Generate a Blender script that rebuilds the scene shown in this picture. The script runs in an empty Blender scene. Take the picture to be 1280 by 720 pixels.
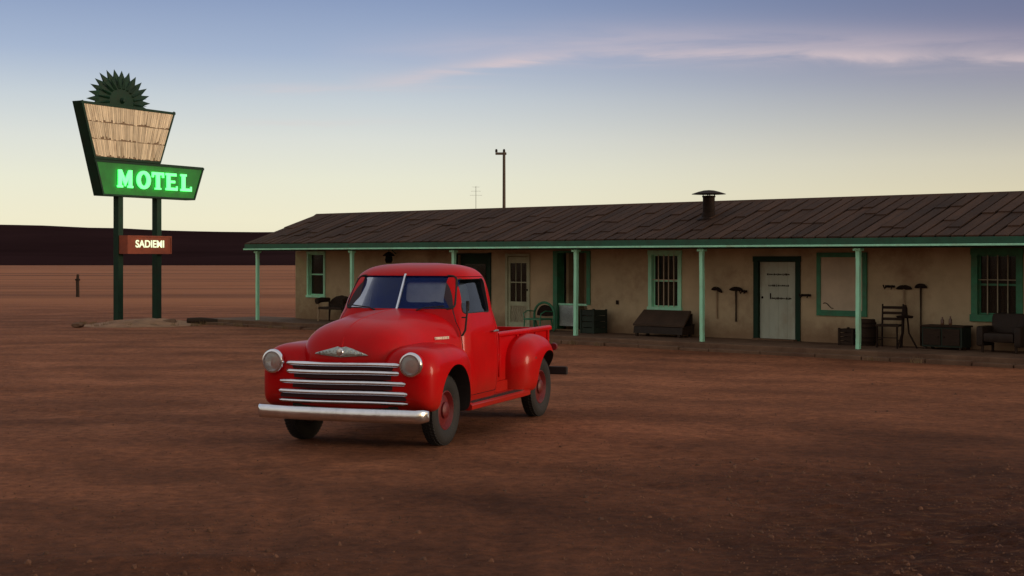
import bpy, bmesh, math, random
from mathutils import Vector, Matrix, noise
random.seed(7)
R = math.radians
D = bpy.data
scene = bpy.context.scene
C = scene.collection

# ------------------------------------------------------------------ materials
def nt(name):
    m = D.materials.new(name); m.use_nodes = True
    t = m.node_tree; b = t.nodes['Principled BSDF']
    return m, t, b
def N(t, kind, **kw):
    n = t.nodes.new(kind)
    for k, v in kw.items():
        if k in n.inputs: n.inputs[k].default_value = v
        else: setattr(n, k, v)
    return n
def ramp(t, fac, stops, interp='LINEAR'):
    r = N(t, 'ShaderNodeValToRGB'); r.color_ramp.interpolation = interp
    e = r.color_ramp.elements
    while len(e) < len(stops): e.new(0.5)
    for el, (p, c) in zip(e, stops):
        el.position = p; el.color = (*c, 1) if len(c) == 3 else c
    t.links.new(fac, r.inputs[0]); return r
def mat(name, col, rough=.7, metal=0, var=.18, scale=6, bump=.15, bscale=40, coat=0, stretch=(1,1,1), dirt=None, dirt_amt=.3, island=0, base=None):
    m, t, b = nt(name); L = t.links.new
    tc = N(t, 'ShaderNodeTexCoord'); mp = N(t, 'ShaderNodeMapping'); mp.inputs['Scale'].default_value = stretch
    L(tc.outputs['Object'], mp.inputs[0])
    n1 = N(t, 'ShaderNodeTexNoise', Scale=scale, Detail=6.0, Roughness=.6); L(mp.outputs[0], n1.inputs['Vector'])
    lo = tuple(c*(1-var) for c in col); hi = tuple(min(1, c*(1+var)) for c in col)
    r = ramp(t, n1.outputs[0], [(.3, lo), (.7, hi)])
    out = r.outputs[0]
    if dirt:
        n2 = N(t, 'ShaderNodeTexNoise', Scale=scale*.45, Detail=8.0, Roughness=.7); L(mp.outputs[0], n2.inputs['Vector'])
        r2 = ramp(t, n2.outputs[0], [(.5, (0,0,0)), (.68, (dirt_amt,)*3)])
        mx = N(t, 'ShaderNodeMix', data_type='RGBA'); L(r2.outputs[0], mx.inputs[0]); L(out, mx.inputs[6])
        mx.inputs[7].default_value = (*dirt, 1); out = mx.outputs[2]
    if island:
        g = N(t, 'ShaderNodeNewGeometry'); hs = N(t, 'ShaderNodeHueSaturation')
        mr = N(t, 'ShaderNodeMapRange'); mr.inputs[3].default_value = 1-island; mr.inputs[4].default_value = 1+island
        L(g.outputs['Random Per Island'], mr.inputs[0]); L(mr.outputs[0], hs.inputs['Value']); L(out, hs.inputs['Color']); out = hs.outputs[0]
    if base:
        z0, z1, bc, ba = base
        sz = N(t, 'ShaderNodeSeparateXYZ'); L(tc.outputs['Object'], sz.inputs[0])
        nb = N(t, 'ShaderNodeTexNoise', Scale=5.0, Detail=7.0, Roughness=.7); L(tc.outputs['Object'], nb.inputs['Vector'])
        aa = N(t, 'ShaderNodeMath', operation='MULTIPLY_ADD'); L(nb.outputs[0], aa.inputs[0]); aa.inputs[1].default_value = (z0-z1)*.9; L(sz.outputs[2], aa.inputs[2])
        mb = N(t, 'ShaderNodeMapRange', interpolation_type='SMOOTHSTEP'); mb.inputs[1].default_value = z1+(z0-z1)*.45; mb.inputs[2].default_value = z0+(z0-z1)*.45
        mb.inputs[3].default_value = 0; mb.inputs[4].default_value = ba; L(aa.outputs[0], mb.inputs[0])
        mz = N(t, 'ShaderNodeMix', data_type='RGBA'); L(mb.outputs[0], mz.inputs[0]); L(out, mz.inputs[6]); mz.inputs[7].default_value = (*bc, 1); out = mz.outputs[2]
    L(out, b.inputs['Base Color'])
    b.inputs['Roughness'].default_value = rough; b.inputs['Metallic'].default_value = metal
    if coat: b.inputs['Coat Weight'].default_value = coat; b.inputs['Coat Roughness'].default_value = .12
    rr = N(t, 'ShaderNodeMapRange'); rr.inputs[3].default_value = max(.02, rough-.1); rr.inputs[4].default_value = min(1, rough+.12)
    L(n1.outputs[0], rr.inputs[0]); L(rr.outputs[0], b.inputs['Roughness'])
    if bump:
        n3 = N(t, 'ShaderNodeTexNoise', Scale=bscale, Detail=4.0); L(mp.outputs[0], n3.inputs['Vector'])
        bp = N(t, 'ShaderNodeBump', Strength=bump, Distance=.02); L(n3.outputs[0], bp.inputs['Height']); L(bp.outputs[0], b.inputs['Normal'])
    return m
M = {}
M['red'] = mat('red_paint', (.48,.002,.004), .36, var=.10, scale=2.5, bump=.03, bscale=5, coat=.22, dirt=(.26,.012,.010), dirt_amt=.4, base=(.30,.75,(.15,.045,.022),.35))
M['red'].node_tree.nodes['Principled BSDF'].inputs['Specular IOR Level'].default_value = .06
M['cabin'] = mat('cabin_lining', (.035,.022,.03), .8)
M['black'] = mat('black_rubber', (.011,.010,.010), .75, bump=.3, bscale=60, dirt=(.03,.017,.012), dirt_amt=.3)
M['under'] = mat('underbody', (.02,.014,.012), .85)
M['chrome'] = mat('chrome', (.80,.83,.90), .16, 1, var=.08, scale=8, bump=.05, bscale=12, dirt=(.30,.28,.27), dirt_amt=.25)
M['pewter'] = mat('old_chrome', (.42,.46,.44), .35, 1, var=.3, scale=30, bump=.5, bscale=90)
M['redrim'] = mat('red_rim', (.13,.006,.008), .5, var=.2, scale=12, dirt=(.09,.03,.02), dirt_amt=.6)
M['mint'] = mat('mint_paint', (.38,.86,.58), .6, var=.14, scale=7, stretch=(1,1,.35), bump=.25, bscale=25, dirt=(.42,.52,.36), dirt_amt=.6)
M['green'] = mat('green_paint', (.035,.20,.10), .6, var=.25, scale=7, bump=.25, bscale=25, dirt=(.10,.14,.07), dirt_amt=.5)
M['dgreen'] = mat('dark_green_paint', (.005,.032,.016), .6, var=.25, scale=4, bump=.2, dirt=(.014,.022,.010), dirt_amt=.6)
M['plaster'] = mat('adobe_plaster', (.49,.385,.24), .92, var=.16, scale=1.3, bump=.5, bscale=9, dirt=(.26,.16,.095), dirt_amt=.75, base=(.15,.75,(.19,.10,.055),.7))
M['panel'] = mat('pale_board', (.54,.44,.31), .85, var=.15, scale=2, bump=.2)
M['door'] = mat('white_door_paint', (.46,.50,.40), .6, var=.12, scale=3, stretch=(1,1,.5), bump=.15, dirt=(.33,.27,.18), dirt_amt=.7)
M['fascia'] = mat('fascia_green', (.012,.085,.045), .6, var=.25, scale=4, bump=.2, dirt=(.02,.04,.02), dirt_amt=.5)
M['cream'] = mat('cream_paint', (.40,.42,.27), .6, var=.15, scale=4, bump=.2, dirt=(.3,.24,.14), dirt_amt=.5)
M['wood'] = mat('dark_wood', (.032,.019,.012), .75, var=.35, scale=5, stretch=(1,1,6), bump=.4, bscale=20, island=.2)
M['handle'] = mat('pale_handle_wood', (.34,.24,.14), .65, var=.2, scale=5, stretch=(4,4,.5))
M['iron'] = mat('rusty_iron', (.022,.012,.008), .75, .3, var=.35, scale=10, bump=.4)
M['ceiling'] = mat('porch_boards', (.045,.028,.018), .8, var=.3, scale=3, stretch=(.2,6,1), bump=.3)
M['concrete'] = mat('porch_concrete', (.16,.095,.060), .9, var=.25, scale=2.2, bump=.5, bscale=18, dirt=(.09,.045,.03), dirt_amt=.7)
M['face'] = mat('weathered_face', (.22,.15,.09), .75, var=.3, scale=4, stretch=(7,1,.35), bump=.3, bscale=14, dirt=(.17,.10,.055), dirt_amt=.75)
M['rustbox'] = mat('rust_red_sheet', (.26,.055,.022), .65, .1, var=.25, scale=4, bump=.2)
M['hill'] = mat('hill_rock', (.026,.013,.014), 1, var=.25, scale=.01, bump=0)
M['bottle'] = mat('bottle_brown', (.10,.04,.02), .2)
M['cable'] = mat('steel_cable', (.05,.05,.05), .5, .5)
M['leather'] = mat('dark_leather', (.024,.014,.009), .55, var=.3, scale=9, bump=.3)
M['pole'] = mat('grey_pole', (.09,.065,.045), .8, var=.3, scale=4, stretch=(4,4,.4))

# roof sheets: brown boards, each sheet with a tone of its own
M['roof'] = mat('roof_sheets', (.060,.031,.019), .8, var=.3, scale=2.2, stretch=(3,.8,1), bump=.6, bscale=12, dirt=(.035,.022,.016), dirt_amt=.7, island=.26)

def glass(name, tint, body, mixbody, rough=.03, ior=1.38):
    m, t, b = nt(name); L = t.links.new
    out = t.nodes['Material Output']; t.nodes.remove(b)
    tr = N(t, 'ShaderNodeBsdfTransparent'); tr.inputs[0].default_value = (*tint, 1)
    gl = N(t, 'ShaderNodeBsdfGlossy'); gl.inputs['Roughness'].default_value = rough; gl.inputs[0].default_value = (.9,.95,1,1)
    lw = N(t, 'ShaderNodeFresnel'); lw.inputs['IOR'].default_value = ior
    m1 = N(t, 'ShaderNodeMixShader'); L(lw.outputs[0], m1.inputs[0]); L(tr.outputs[0], m1.inputs[1]); L(gl.outputs[0], m1.inputs[2])
    di = N(t, 'ShaderNodeBsdfDiffuse'); di.inputs[0].default_value = (*body, 1)
    tl = N(t, 'ShaderNodeBsdfTranslucent'); tl.inputs[0].default_value = (*body, 1)
    ad = N(t, 'ShaderNodeMixShader'); ad.inputs[0].default_value = .5; L(di.outputs[0], ad.inputs[1]); L(tl.outputs[0], ad.inputs[2])
    tc = N(t, 'ShaderNodeTexCoord'); no = N(t, 'ShaderNodeTexNoise', Scale=3.0, Detail=5.0); L(tc.outputs['Object'], no.inputs['Vector'])
    mr = N(t, 'ShaderNodeMapRange'); mr.inputs[1].default_value = .3; mr.inputs[2].default_value = .7
    mr.inputs[3].default_value = mixbody*.75; mr.inputs[4].default_value = min(1, mixbody*1.25); L(no.outputs[0], mr.inputs[0])
    m2 = N(t, 'ShaderNodeMixShader'); L(mr.outputs[0], m2.inputs[0]); L(m1.outputs[0], m2.inputs[1]); L(ad.outputs[0], m2.inputs[2])
    L(m2.outputs[0], out.inputs[0]); return m
M['glass'] = glass('sky_painted_glass', (.66,.76,.95), (.006,.045,.32), .50)  # blue body colour paints in the sky's reflection on the windscreen
M['rearlitpane'] = glass('rear_painted_light_glass', (.8,.85,.85), (.88,.90,.74), .9, .2)  # pale body colour puts the bright light behind the pane into the glass
M['litpane'] = glass('painted_light_glass', (.8,.85,.85), (.80,.80,.66), .30, .2)  # pale body stands in for brightness seen through the far door window
M['sideglass'] = glass('side_glass', (.22,.28,.32), (.01,.02,.03), .3, .03, 1.12)
M['winglass'] = glass('window_glass', (.55,.6,.55), (.10,.08,.06), .35, .08)
M['lens'] = glass('lamp_lens', (.85,.85,.85), (.75,.75,.68), .55, .1)

def emis(name, col, st):
    m, t, b = nt(name)
    b.inputs['Base Color'].default_value = (*col, 1)
    b.inputs['Emission Color'].default_value = (*col, 1); b.inputs['Emission Strength'].default_value = st
    return m
M['neon'] = emis('green_neon', (.11,1.0,.20), 2.2)
M['badge'] = mat('cream_enamel', (.80,.70,.58), .4, bump=0)
M['lit'] = emis('lit_lettering', (.85,1.0,.66), .75)

# ------------------------------------------------------------------ mesh helpers
class B:
    def __init__(s): s.bm = bmesh.new()
    def add(s, verts, faces, mi=0):
        vs = [s.bm.verts.new(v) for v in verts]
        for f in faces:
            try:
                fc = s.bm.faces.new([vs[i] for i in f]); fc.material_index = mi
            except ValueError: pass
        return vs
    def box(s, x0, x1, y0, y1, z0, z1, bev=0, rot=None, mi=0):
        c = Vector(((x0+x1)/2, (y0+y1)/2, (z0+z1)/2))
        mtx = Matrix.Translation(c) @ (rot.to_4x4() if rot else Matrix.Identity(4)) @ Matrix.Diagonal((abs(x1-x0), abs(y1-y0), abs(z1-z0), 1))
        t = bmesh.new(); bmesh.ops.create_cube(t, size=1, matrix=mtx)
        if bev: bmesh.ops.bevel(t, geom=t.edges[:], offset=bev, segments=2, affect='EDGES', profile=.6)
        vs = [v.co.copy() for v in t.verts]; t.verts.index_update()
        s.add(vs, [[v.index for v in f.verts] for f in t.faces], mi); t.free(); return s
    def cyl(s, p0, p1, r0, r1=None, seg=14, cap=True):
        return s.tube([p0, p1], [r0, r0 if r1 is None else r1], seg, cap)
    def tube(s, path, rad, seg=10, cap=True):
        path = [Vector(p) for p in path]
        if not hasattr(rad, '__len__'): rad = [rad]*len(path)
        rings = []; up = None
        for i, p in enumerate(path):
            a = path[max(0, i-1)]; b = path[min(len(path)-1, i+1)]
            d = (b-a).normalized()
            if up is None: up = Vector((0,0,1)) if abs(d.z) < .9 else Vector((1,0,0))
            x = up.cross(d).normalized(); y = d.cross(x).normalized(); up = y
            rings.append([p + (x*math.cos(t)+y*math.sin(t))*rad[i] for t in [2*math.pi*k/seg for k in range(seg)]])
        return s.loft(rings, cap=cap)
    def loft(s, rings, closed=True, cap=True, mi=0):
        n = len(rings[0]); vs = [p for r in rings for p in r]; fs = []
        for i in range(len(rings)-1):
            for k in range(n if closed else n-1):
                a = i*n+k; b = i*n+(k+1) % n
                fs.append((a, b, b+n, a+n))
        if cap: fs.append(tuple(range(n))[::-1]); fs.append(tuple((len(rings)-1)*n+k for k in range(n)))
        s.add(vs, fs, mi); return s
    def lathe(s, prof, mtx=None, seg=32, cap=False):
        mtx = mtx or Matrix.Identity(4)
        rings = [[mtx @ Vector((r*math.cos(2*math.pi*k/seg), r*math.sin(2*math.pi*k/seg), z)) for k in range(seg)] for r, z in prof]
        return s.loft(rings, cap=cap)
    def prism(s, poly, f0, f1):
        n = len(poly); vs = [f0(p) for p in poly]+[f1(p) for p in poly]
        fs = [tuple(range(n)), tuple(range(2*n-1, n-1, -1))]+[(i, i+n, (i+1) % n+n, (i+1) % n) for i in range(n)]
        s.add(vs, fs); return s
    def build(s, name, m, parent=None, smooth=False, ang=38, loc=None, rotz=0, recalc=True):
        bm = s.bm
        if recalc: bmesh.ops.recalc_face_normals(bm, faces=bm.faces[:])
        me = D.meshes.new(name); bm.to_mesh(me); bm.free()
        for mm in (m if isinstance(m, (list, tuple)) else [m]): me.materials.append(mm)
        if smooth: shade(me, ang)
        o = D.objects.new(name, me); C.objects.link(o)
        if parent: o.parent = parent
        if loc is not None: o.location = loc; o.rotation_euler.z = rotz
        return o
def shade(me, ang=38):
    bm = bmesh.new(); bm.from_mesh(me)
    for f in bm.faces: f.smooth = True
    for e in bm.edges:
        e.smooth = not (len(e.link_faces) == 2 and e.calc_face_angle(0) > R(ang))
    bm.to_mesh(me); bm.free()
def tag(o, label, cat, group=None):
    o['label'] = label; o['category'] = cat
    if group: o['group'] = group
    return o
def thing(name, label, cat, loc=(0,0,0), rotz=0, group=None):
    o = D.objects.new(name, None); C.objects.link(o); o.location = loc; o.rotation_euler = (0,0,rotz)
    o.empty_display_size = .2
    return tag(o, label, cat, group)
def plate(poly, y0, y1):           # polygon in (x, z), extruded along y
    return B().prism(poly, lambda p: Vector((p[0], y0, p[1])), lambda p: Vector((p[0], y1, p[1])))
def pchip(xs, ys, x):
    if x <= xs[0]: return ys[0]
    if x >= xs[-1]: return ys[-1]
    for i in range(len(xs)-1):
        if x <= xs[i+1]: break
    def sl(j): return (ys[j+1]-ys[j])/(xs[j+1]-xs[j])
    def tan(j):
        if j == 0: return sl(0)
        if j == len(xs)-1: return sl(j-1)
        a, b = sl(j-1), sl(j)
        return 0 if a*b <= 0 else 2*a*b/(a+b)
    h = xs[i+1]-xs[i]; t = (x-xs[i])/h
    return ((2*t**3-3*t*t+1)*ys[i]+(t**3-2*t*t+t)*h*tan(i)+(-2*t**3+3*t*t)*ys[i+1]+(t**3-t*t)*h*tan(i+1))
def boolean(o, cutter, op='DIFFERENCE', remove=True):
    md = o.modifiers.new('b', 'BOOLEAN'); md.operation = op; md.object = cutter; md.solver = 'EXACT'; md.use_hole_tolerant = False
    bpy.context.view_layer.update()
    dg = bpy.context.evaluated_depsgraph_get()
    me = D.meshes.new_from_object(o.evaluated_get(dg))
    o.modifiers.remove(md); o.data = me
    if remove: D.objects.remove(cutter)
    return o
def spow(c, e): return math.copysign(abs(c)**e, c)
def rrect(x0, x1, z0, z1, r, seg=6):
    pts = []
    for cx, cz, a0 in ((x1-r, z1-r, 0), (x0+r, z1-r, 90), (x0+r, z0+r, 180), (x1-r, z0+r, 270)):
        for k in range(seg+1):
            a = R(a0+90*k/seg); pts.append((cx+r*math.cos(a), cz+r*math.sin(a)))
    return pts

for k_, v_ in (('hill', 0), ('roof', .15), ('wood', .2), ('iron', .2), ('leather', .25), ('concrete', .15), ('plaster', .15), ('dgreen', .25), ('ceiling', .1)):
    M[k_].node_tree.nodes['Principled BSDF'].inputs['Specular IOR Level'].default_value = v_

# ------------------------------------------------------------------ camera
CAM_H, F, HY = 1.95, 1805.0, 322.0
cam = D.objects.new('camera', D.cameras.new('camera')); C.objects.link(cam)
cam.location = (0,0,CAM_H); cam.rotation_euler = (R(90),0,0)
cam.data.sensor_width = 36; cam.data.lens = F/1280*36; cam.data.shift_y = -(360-HY)/1280
cam.data.clip_start = .1; cam.data.clip_end = 20000
scene.camera = cam

# ------------------------------------------------------------------ ground
def smooth01(a, b, x):
    t = max(0, min(1, (x-a)/(b-a))); return t*t*(3-2*t)
def ground_z(x, y):
    r = math.hypot(x, y)
    if r > 75: return 0
    a = noise.noise(Vector((x*.35, y*.35, 3)))*.030+noise.noise(Vector((x*1.3, y*1.3, 9)))*.013+noise.noise(Vector((x*4.5, y*4.5, 1)))*.006
    if r < 24: a += abs(noise.noise(Vector((x*9, y*9, 5))))*.006
    # rough ground in the lower right, a hollow in the lower left
    a += smooth01(.5, 3, x)*smooth01(16, 9, y)*(abs(noise.noise(Vector((x*5, y*5, 2))))*.05+noise.noise(Vector((x*2, y*2, 2)))*.03)
    a += math.exp(-((x+2.0)/.9)**2-((y-9.3)/.22)**2)*.05
    for cx_, cy_, rr_, y0_, y1_ in ((-14, 9, 13.2, 8, 30), (13, 22, 14.4, 8, 21)):
        dd = math.hypot(x-cx_, y-cy_)
        for off in (-.78, .78):
            e_ = (dd-rr_-off)/.13
            if abs(e_) < 3 and y0_ < y < y1_:
                a += (-.022*math.exp(-e_*e_)+.012*math.exp(-(abs(e_)-1.7)**2*2))*smooth01(y0_, y0_+2, y)*smooth01(y1_, y1_-5, y)*(.6+.6*noise.noise(Vector((x*.8, y*.8, 8))))
    dm = (x+7.34)*.6829+(y-41.65)*.7305      # distance in front of the porch
    k = smooth01(75, 45, r)*smooth01(-.4, -2.5, dm)
    kt = 1-math.exp(-(((x+.9)/2.2)**4+((y-16.7)/2.9)**4))*.7
    return a*k*kt-.012
def make_ground():
    rad = [0.0, 3.0, 5.0, 6.5]; r = 7.6
    while r < 60: rad.append(r); r *= 1.0065
    while r < 9000: rad.append(r); r *= 1.09
    ang = []; a = -180
    while a < 180:
        ang.append(a); a += .16 if -24 < a < 24 else 4
    vs = [(0,0,-.012)]; n = len(ang)
    sc = [(math.sin(R(a)), math.cos(R(a))) for a in ang]
    for r in rad[1:]:
        for s, c in sc: vs.append((r*s, r*c, ground_z(r*s, r*c)))
    fs = [(0, 1+(k+1) % n, 1+k) for k in range(n)]
    for i in range(len(rad)-2):
        for k in range(n):
            a = 1+i*n+k; b = 1+i*n+(k+1) % n; fs.append((a, b, b+n, a+n))
    me = D.meshes.new('ground'); me.from_pydata(vs, [], fs); me.polygons.foreach_set('use_smooth', [True]*len(fs))
    o = D.objects.new('ground', me); C.objects.link(o); o['kind'] = 'structure'
    m, t, b = nt('desert_soil'); L = t.links.new
    tc = N(t, 'ShaderNodeTexCoord')
    def nz(scale, detail=6, rough=.6, st=(1,1,1), dist=0):
        mp = N(t, 'ShaderNodeMapping'); mp.inputs['Scale'].default_value = st; L(tc.outputs['Object'], mp.inputs[0])
        q = N(t, 'ShaderNodeTexNoise', Scale=scale, Detail=float(detail), Roughness=rough, Distortion=dist); L(mp.outputs[0], q.inputs['Vector']); return q
    near = ramp(t, nz(.5, 8, .62, (.8,1.0,1), .8).outputs[0], [(.26, (.070,.025,.011)), (.5, (.112,.041,.0185)), (.74, (.170,.064,.030))])
    fine = ramp(t, nz(7, 8, .75).outputs[0], [(.28, (.45,.43,.42)), (.5, (.92,.92,.92)), (.74, (1.5,1.44,1.36))])
    mx = N(t, 'ShaderNodeMix', data_type='RGBA', blend_type='MULTIPLY'); mx.inputs[0].default_value = 1
    L(near.outputs[0], mx.inputs[6]); L(fine.outputs[0], mx.inputs[7])
    grit = ramp(t, nz(38, 4, .7).outputs[0], [(.30, (.55,.55,.55)), (.46, (1,1,1)), (.66, (1,1,1)), (.76, (1.6,1.45,1.25))])
    mg = N(t, 'ShaderNodeMix', data_type='RGBA', blend_type='MULTIPLY'); mg.inputs[0].default_value = .8
    L(mx.outputs[2], mg.inputs[6]); L(grit.outputs[0], mg.inputs[7])
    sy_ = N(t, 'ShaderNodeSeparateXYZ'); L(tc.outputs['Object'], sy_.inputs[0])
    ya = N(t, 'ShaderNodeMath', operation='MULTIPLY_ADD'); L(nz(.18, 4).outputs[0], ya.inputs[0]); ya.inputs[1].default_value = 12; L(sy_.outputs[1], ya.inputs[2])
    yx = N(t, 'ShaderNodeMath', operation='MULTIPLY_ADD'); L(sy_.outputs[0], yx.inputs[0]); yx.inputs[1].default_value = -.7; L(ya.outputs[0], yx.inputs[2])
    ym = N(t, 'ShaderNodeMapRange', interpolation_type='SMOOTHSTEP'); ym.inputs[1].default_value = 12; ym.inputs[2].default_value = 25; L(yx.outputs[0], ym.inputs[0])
    ymx = N(t, 'ShaderNodeMix', data_type='RGBA', blend_type='MULTIPLY'); L(ym.outputs[0], ymx.inputs[0]); L(mg.outputs[2], ymx.inputs[6]); ymx.inputs[7].default_value = (2.5,2.6,2.7,1)  # lighter compacted yard; darker near and right, edge falloff painted in
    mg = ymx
    # tyre sweeps in the yard: distorted rings of compacted soil
    wv = N(t, 'ShaderNodeTexWave', wave_type='RINGS', rings_direction='Z', Scale=.16, Distortion=5.0, Detail=3.0); wv.inputs['Detail Scale'].default_value = .6
    mpw = N(t, 'ShaderNodeMapping'); mpw.inputs['Location'].default_value = (7, -2, 0); L(tc.outputs['Object'], mpw.inputs[0]); L(mpw.outputs[0], wv.inputs[0])
    wr = ramp(t, wv.outputs[1], [(0, (.80,.78,.78)), (.6, (1.08,1.06,1.06))])
    mw = N(t, 'ShaderNodeMix', data_type='RGBA', blend_type='MULTIPLY'); mw.inputs[0].default_value = .75
    L(mg.outputs[2], mw.inputs[6]); L(wr.outputs[0], mw.inputs[7])
    # pale dry straw-coloured litter in the rough corner
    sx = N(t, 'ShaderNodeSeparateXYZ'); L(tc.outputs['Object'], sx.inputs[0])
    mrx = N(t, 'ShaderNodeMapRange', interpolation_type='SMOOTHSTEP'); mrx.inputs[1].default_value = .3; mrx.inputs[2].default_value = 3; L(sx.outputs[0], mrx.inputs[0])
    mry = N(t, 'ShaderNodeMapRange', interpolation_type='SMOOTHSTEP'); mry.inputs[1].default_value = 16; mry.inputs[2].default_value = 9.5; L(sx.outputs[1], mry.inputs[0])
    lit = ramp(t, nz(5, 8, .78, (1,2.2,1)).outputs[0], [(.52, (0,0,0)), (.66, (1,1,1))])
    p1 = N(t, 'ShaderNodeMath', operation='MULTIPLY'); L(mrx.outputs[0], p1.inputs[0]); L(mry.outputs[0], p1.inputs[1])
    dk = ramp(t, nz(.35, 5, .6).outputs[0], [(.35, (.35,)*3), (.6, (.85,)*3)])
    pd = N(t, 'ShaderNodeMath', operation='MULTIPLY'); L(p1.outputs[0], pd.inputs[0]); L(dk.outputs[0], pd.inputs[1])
    md_ = N(t, 'ShaderNodeMix', data_type='RGBA', blend_type='MULTIPLY'); L(pd.outputs[0], md_.inputs[0]); L(mw.outputs[2], md_.inputs[6]); md_.inputs[7].default_value = (.50,.38,.34,1)  # corner: disturbed earth, darkened further with edge falloff painted into the colour
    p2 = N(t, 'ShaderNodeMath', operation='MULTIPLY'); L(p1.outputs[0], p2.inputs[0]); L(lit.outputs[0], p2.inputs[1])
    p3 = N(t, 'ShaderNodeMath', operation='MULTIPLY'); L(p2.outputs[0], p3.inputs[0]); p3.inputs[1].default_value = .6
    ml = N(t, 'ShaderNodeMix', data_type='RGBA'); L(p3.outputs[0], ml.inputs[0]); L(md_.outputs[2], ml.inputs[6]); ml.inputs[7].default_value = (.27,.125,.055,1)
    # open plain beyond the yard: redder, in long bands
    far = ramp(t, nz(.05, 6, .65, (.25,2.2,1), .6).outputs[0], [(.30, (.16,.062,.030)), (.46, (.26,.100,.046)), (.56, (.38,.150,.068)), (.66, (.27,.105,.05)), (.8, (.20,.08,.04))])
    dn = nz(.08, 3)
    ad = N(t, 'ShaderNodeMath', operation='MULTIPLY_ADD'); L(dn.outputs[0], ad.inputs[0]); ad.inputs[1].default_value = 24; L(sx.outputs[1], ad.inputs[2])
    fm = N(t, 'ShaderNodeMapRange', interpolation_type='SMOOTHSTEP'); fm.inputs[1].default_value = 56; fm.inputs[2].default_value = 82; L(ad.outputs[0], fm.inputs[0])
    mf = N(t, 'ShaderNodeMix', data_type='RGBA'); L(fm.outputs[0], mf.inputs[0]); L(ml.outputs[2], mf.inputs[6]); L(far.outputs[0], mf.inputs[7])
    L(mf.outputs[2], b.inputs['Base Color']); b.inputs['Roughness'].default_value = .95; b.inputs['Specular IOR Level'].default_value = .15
    b1 = N(t, 'ShaderNodeBump', Strength=1.0, Distance=.09); L(nz(6, 9, .72).outputs[0], b1.inputs['Height'])
    b2 = N(t, 'ShaderNodeBump', Strength=.6, Distance=.015); L(nz(34, 5, .7).outputs[0], b2.inputs['Height']); L(b1.outputs[0], b2.inputs['Normal'])
    L(b2.outputs[0], b.inputs['Normal'])
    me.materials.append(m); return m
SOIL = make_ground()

# clods and pebbles
def gravel():
    vs, fs = [], []
    for i in range(6000):
        y = 8+(random.random()**1.6)*20; x = random.uniform(-.42, .42)*y
        if random.random() < .45: y = random.uniform(8, 14); x = random.uniform(.3, .4*y)
        elif random.random() < .2: x = random.gauss(-2, 1); y = random.uniform(8.3, 11)
        s = random.uniform(.004, .011)*(1+1.6*(random.random() < .05))
        z = ground_z(x, y); b0 = len(vs)
        for k in range(6):
            a = R(60*k)+random.uniform(-.3, .3); q = s*random.uniform(.7, 1.3); vs.append((x+q*math.cos(a), y+q*math.sin(a), z-.002))
        for k in range(3):
            a = R(120*k)+random.uniform(-.4, .4); q = s*random.uniform(.3, .6); vs.append((x+q*math.cos(a), y+q*math.sin(a), z+s*random.uniform(.5, .95)))
        for k in range(3):
            a, bb, c = b0+2*k, b0+(2*k+1) % 6, b0+(2*k+2) % 6; t0, t1 = b0+6+k, b0+6+(k+1) % 3
            fs += [(a, bb, t0), (bb, t1, t0), (bb, c, t1)]
        fs.append((b0+6, b0+7, b0+8))
    me = D.meshes.new('gravel'); me.from_pydata(vs, [], fs)
    me.materials.append(mat('clod_soil', (.095,.040,.020), .95, var=.3, scale=3, bump=0, island=.35))
    o = D.objects.new('gravel', me); C.objects.link(o); o['kind'] = 'stuff'
    o['label'] = 'small red brown clods and pebbles scattered over the dirt yard'
gravel()

# ------------------------------------------------------------------ far mesa
def hills():
    vs, fs = [], []; nx, ny = 160, 26
    for j in range(ny):
        t = j/(ny-1); y = 350+900*t**1.5
        for i in range(nx):
            x = -900+2300*i/(nx-1)
            xr = x/y                                   # sideways place as seen from the yard
            H = 13.0+8.5*smooth01(-60, -420, x)-3*smooth01(-60, 500, x)
            H += noise.noise(Vector((x*.006, 4, 0)))*2.4+noise.noise(Vector((x*.03, y*.02, 1)))*.8
            yb = 352+noise.noise(Vector((x*.01, 0, 7)))*10
            z = H*smooth01(yb, 820, y)-.5 if y > yb else -.5
            z += smooth01(yb, yb+30, y)*(2.2+noise.noise(Vector((x*.03, y*.05, 3)))*1.2)
            vs.append((x, y, z))
    for j in range(ny-1):
        for i in range(nx-1): a = j*nx+i; fs.append((a, a+1, a+nx+1, a+nx))
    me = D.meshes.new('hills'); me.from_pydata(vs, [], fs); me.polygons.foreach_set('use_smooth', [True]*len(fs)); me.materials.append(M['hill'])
    o = D.objects.new('hills', me); C.objects.link(o); o['kind'] = 'structure'
hills()

# ------------------------------------------------------------------ motel
UX, UY = .7305, -.6829
NX, NY = .6829, .7305
OX, OY = -7.34, 41.65
ROT = math.atan2(UY, UX)
VW = 1.5                       # wall plane
def u_at(px, v=VW):            # place along the facade where plane v meets photo column px
    r = (px-640)/F; ox = OX+v*NX; oy = OY+v*NY
    return (r*oy-ox)/(UX-UY*r)
def z_at(py, u, v=VW):
    dep = OY+v*NY+u*UY
    return CAM_H-(py-HY)/F*dep
SL = .15                       # porch slab height
EAVE, RIDGE, RV, VB = 2.30, 3.20, 2.46, 5.0
U0, U1 = -.15, 27.5
motel = thing('motel_building', 'long low adobe motel with brown sheet roof, mint green trim and covered porch', 'motel', (OX, OY, 0), ROT)

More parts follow.
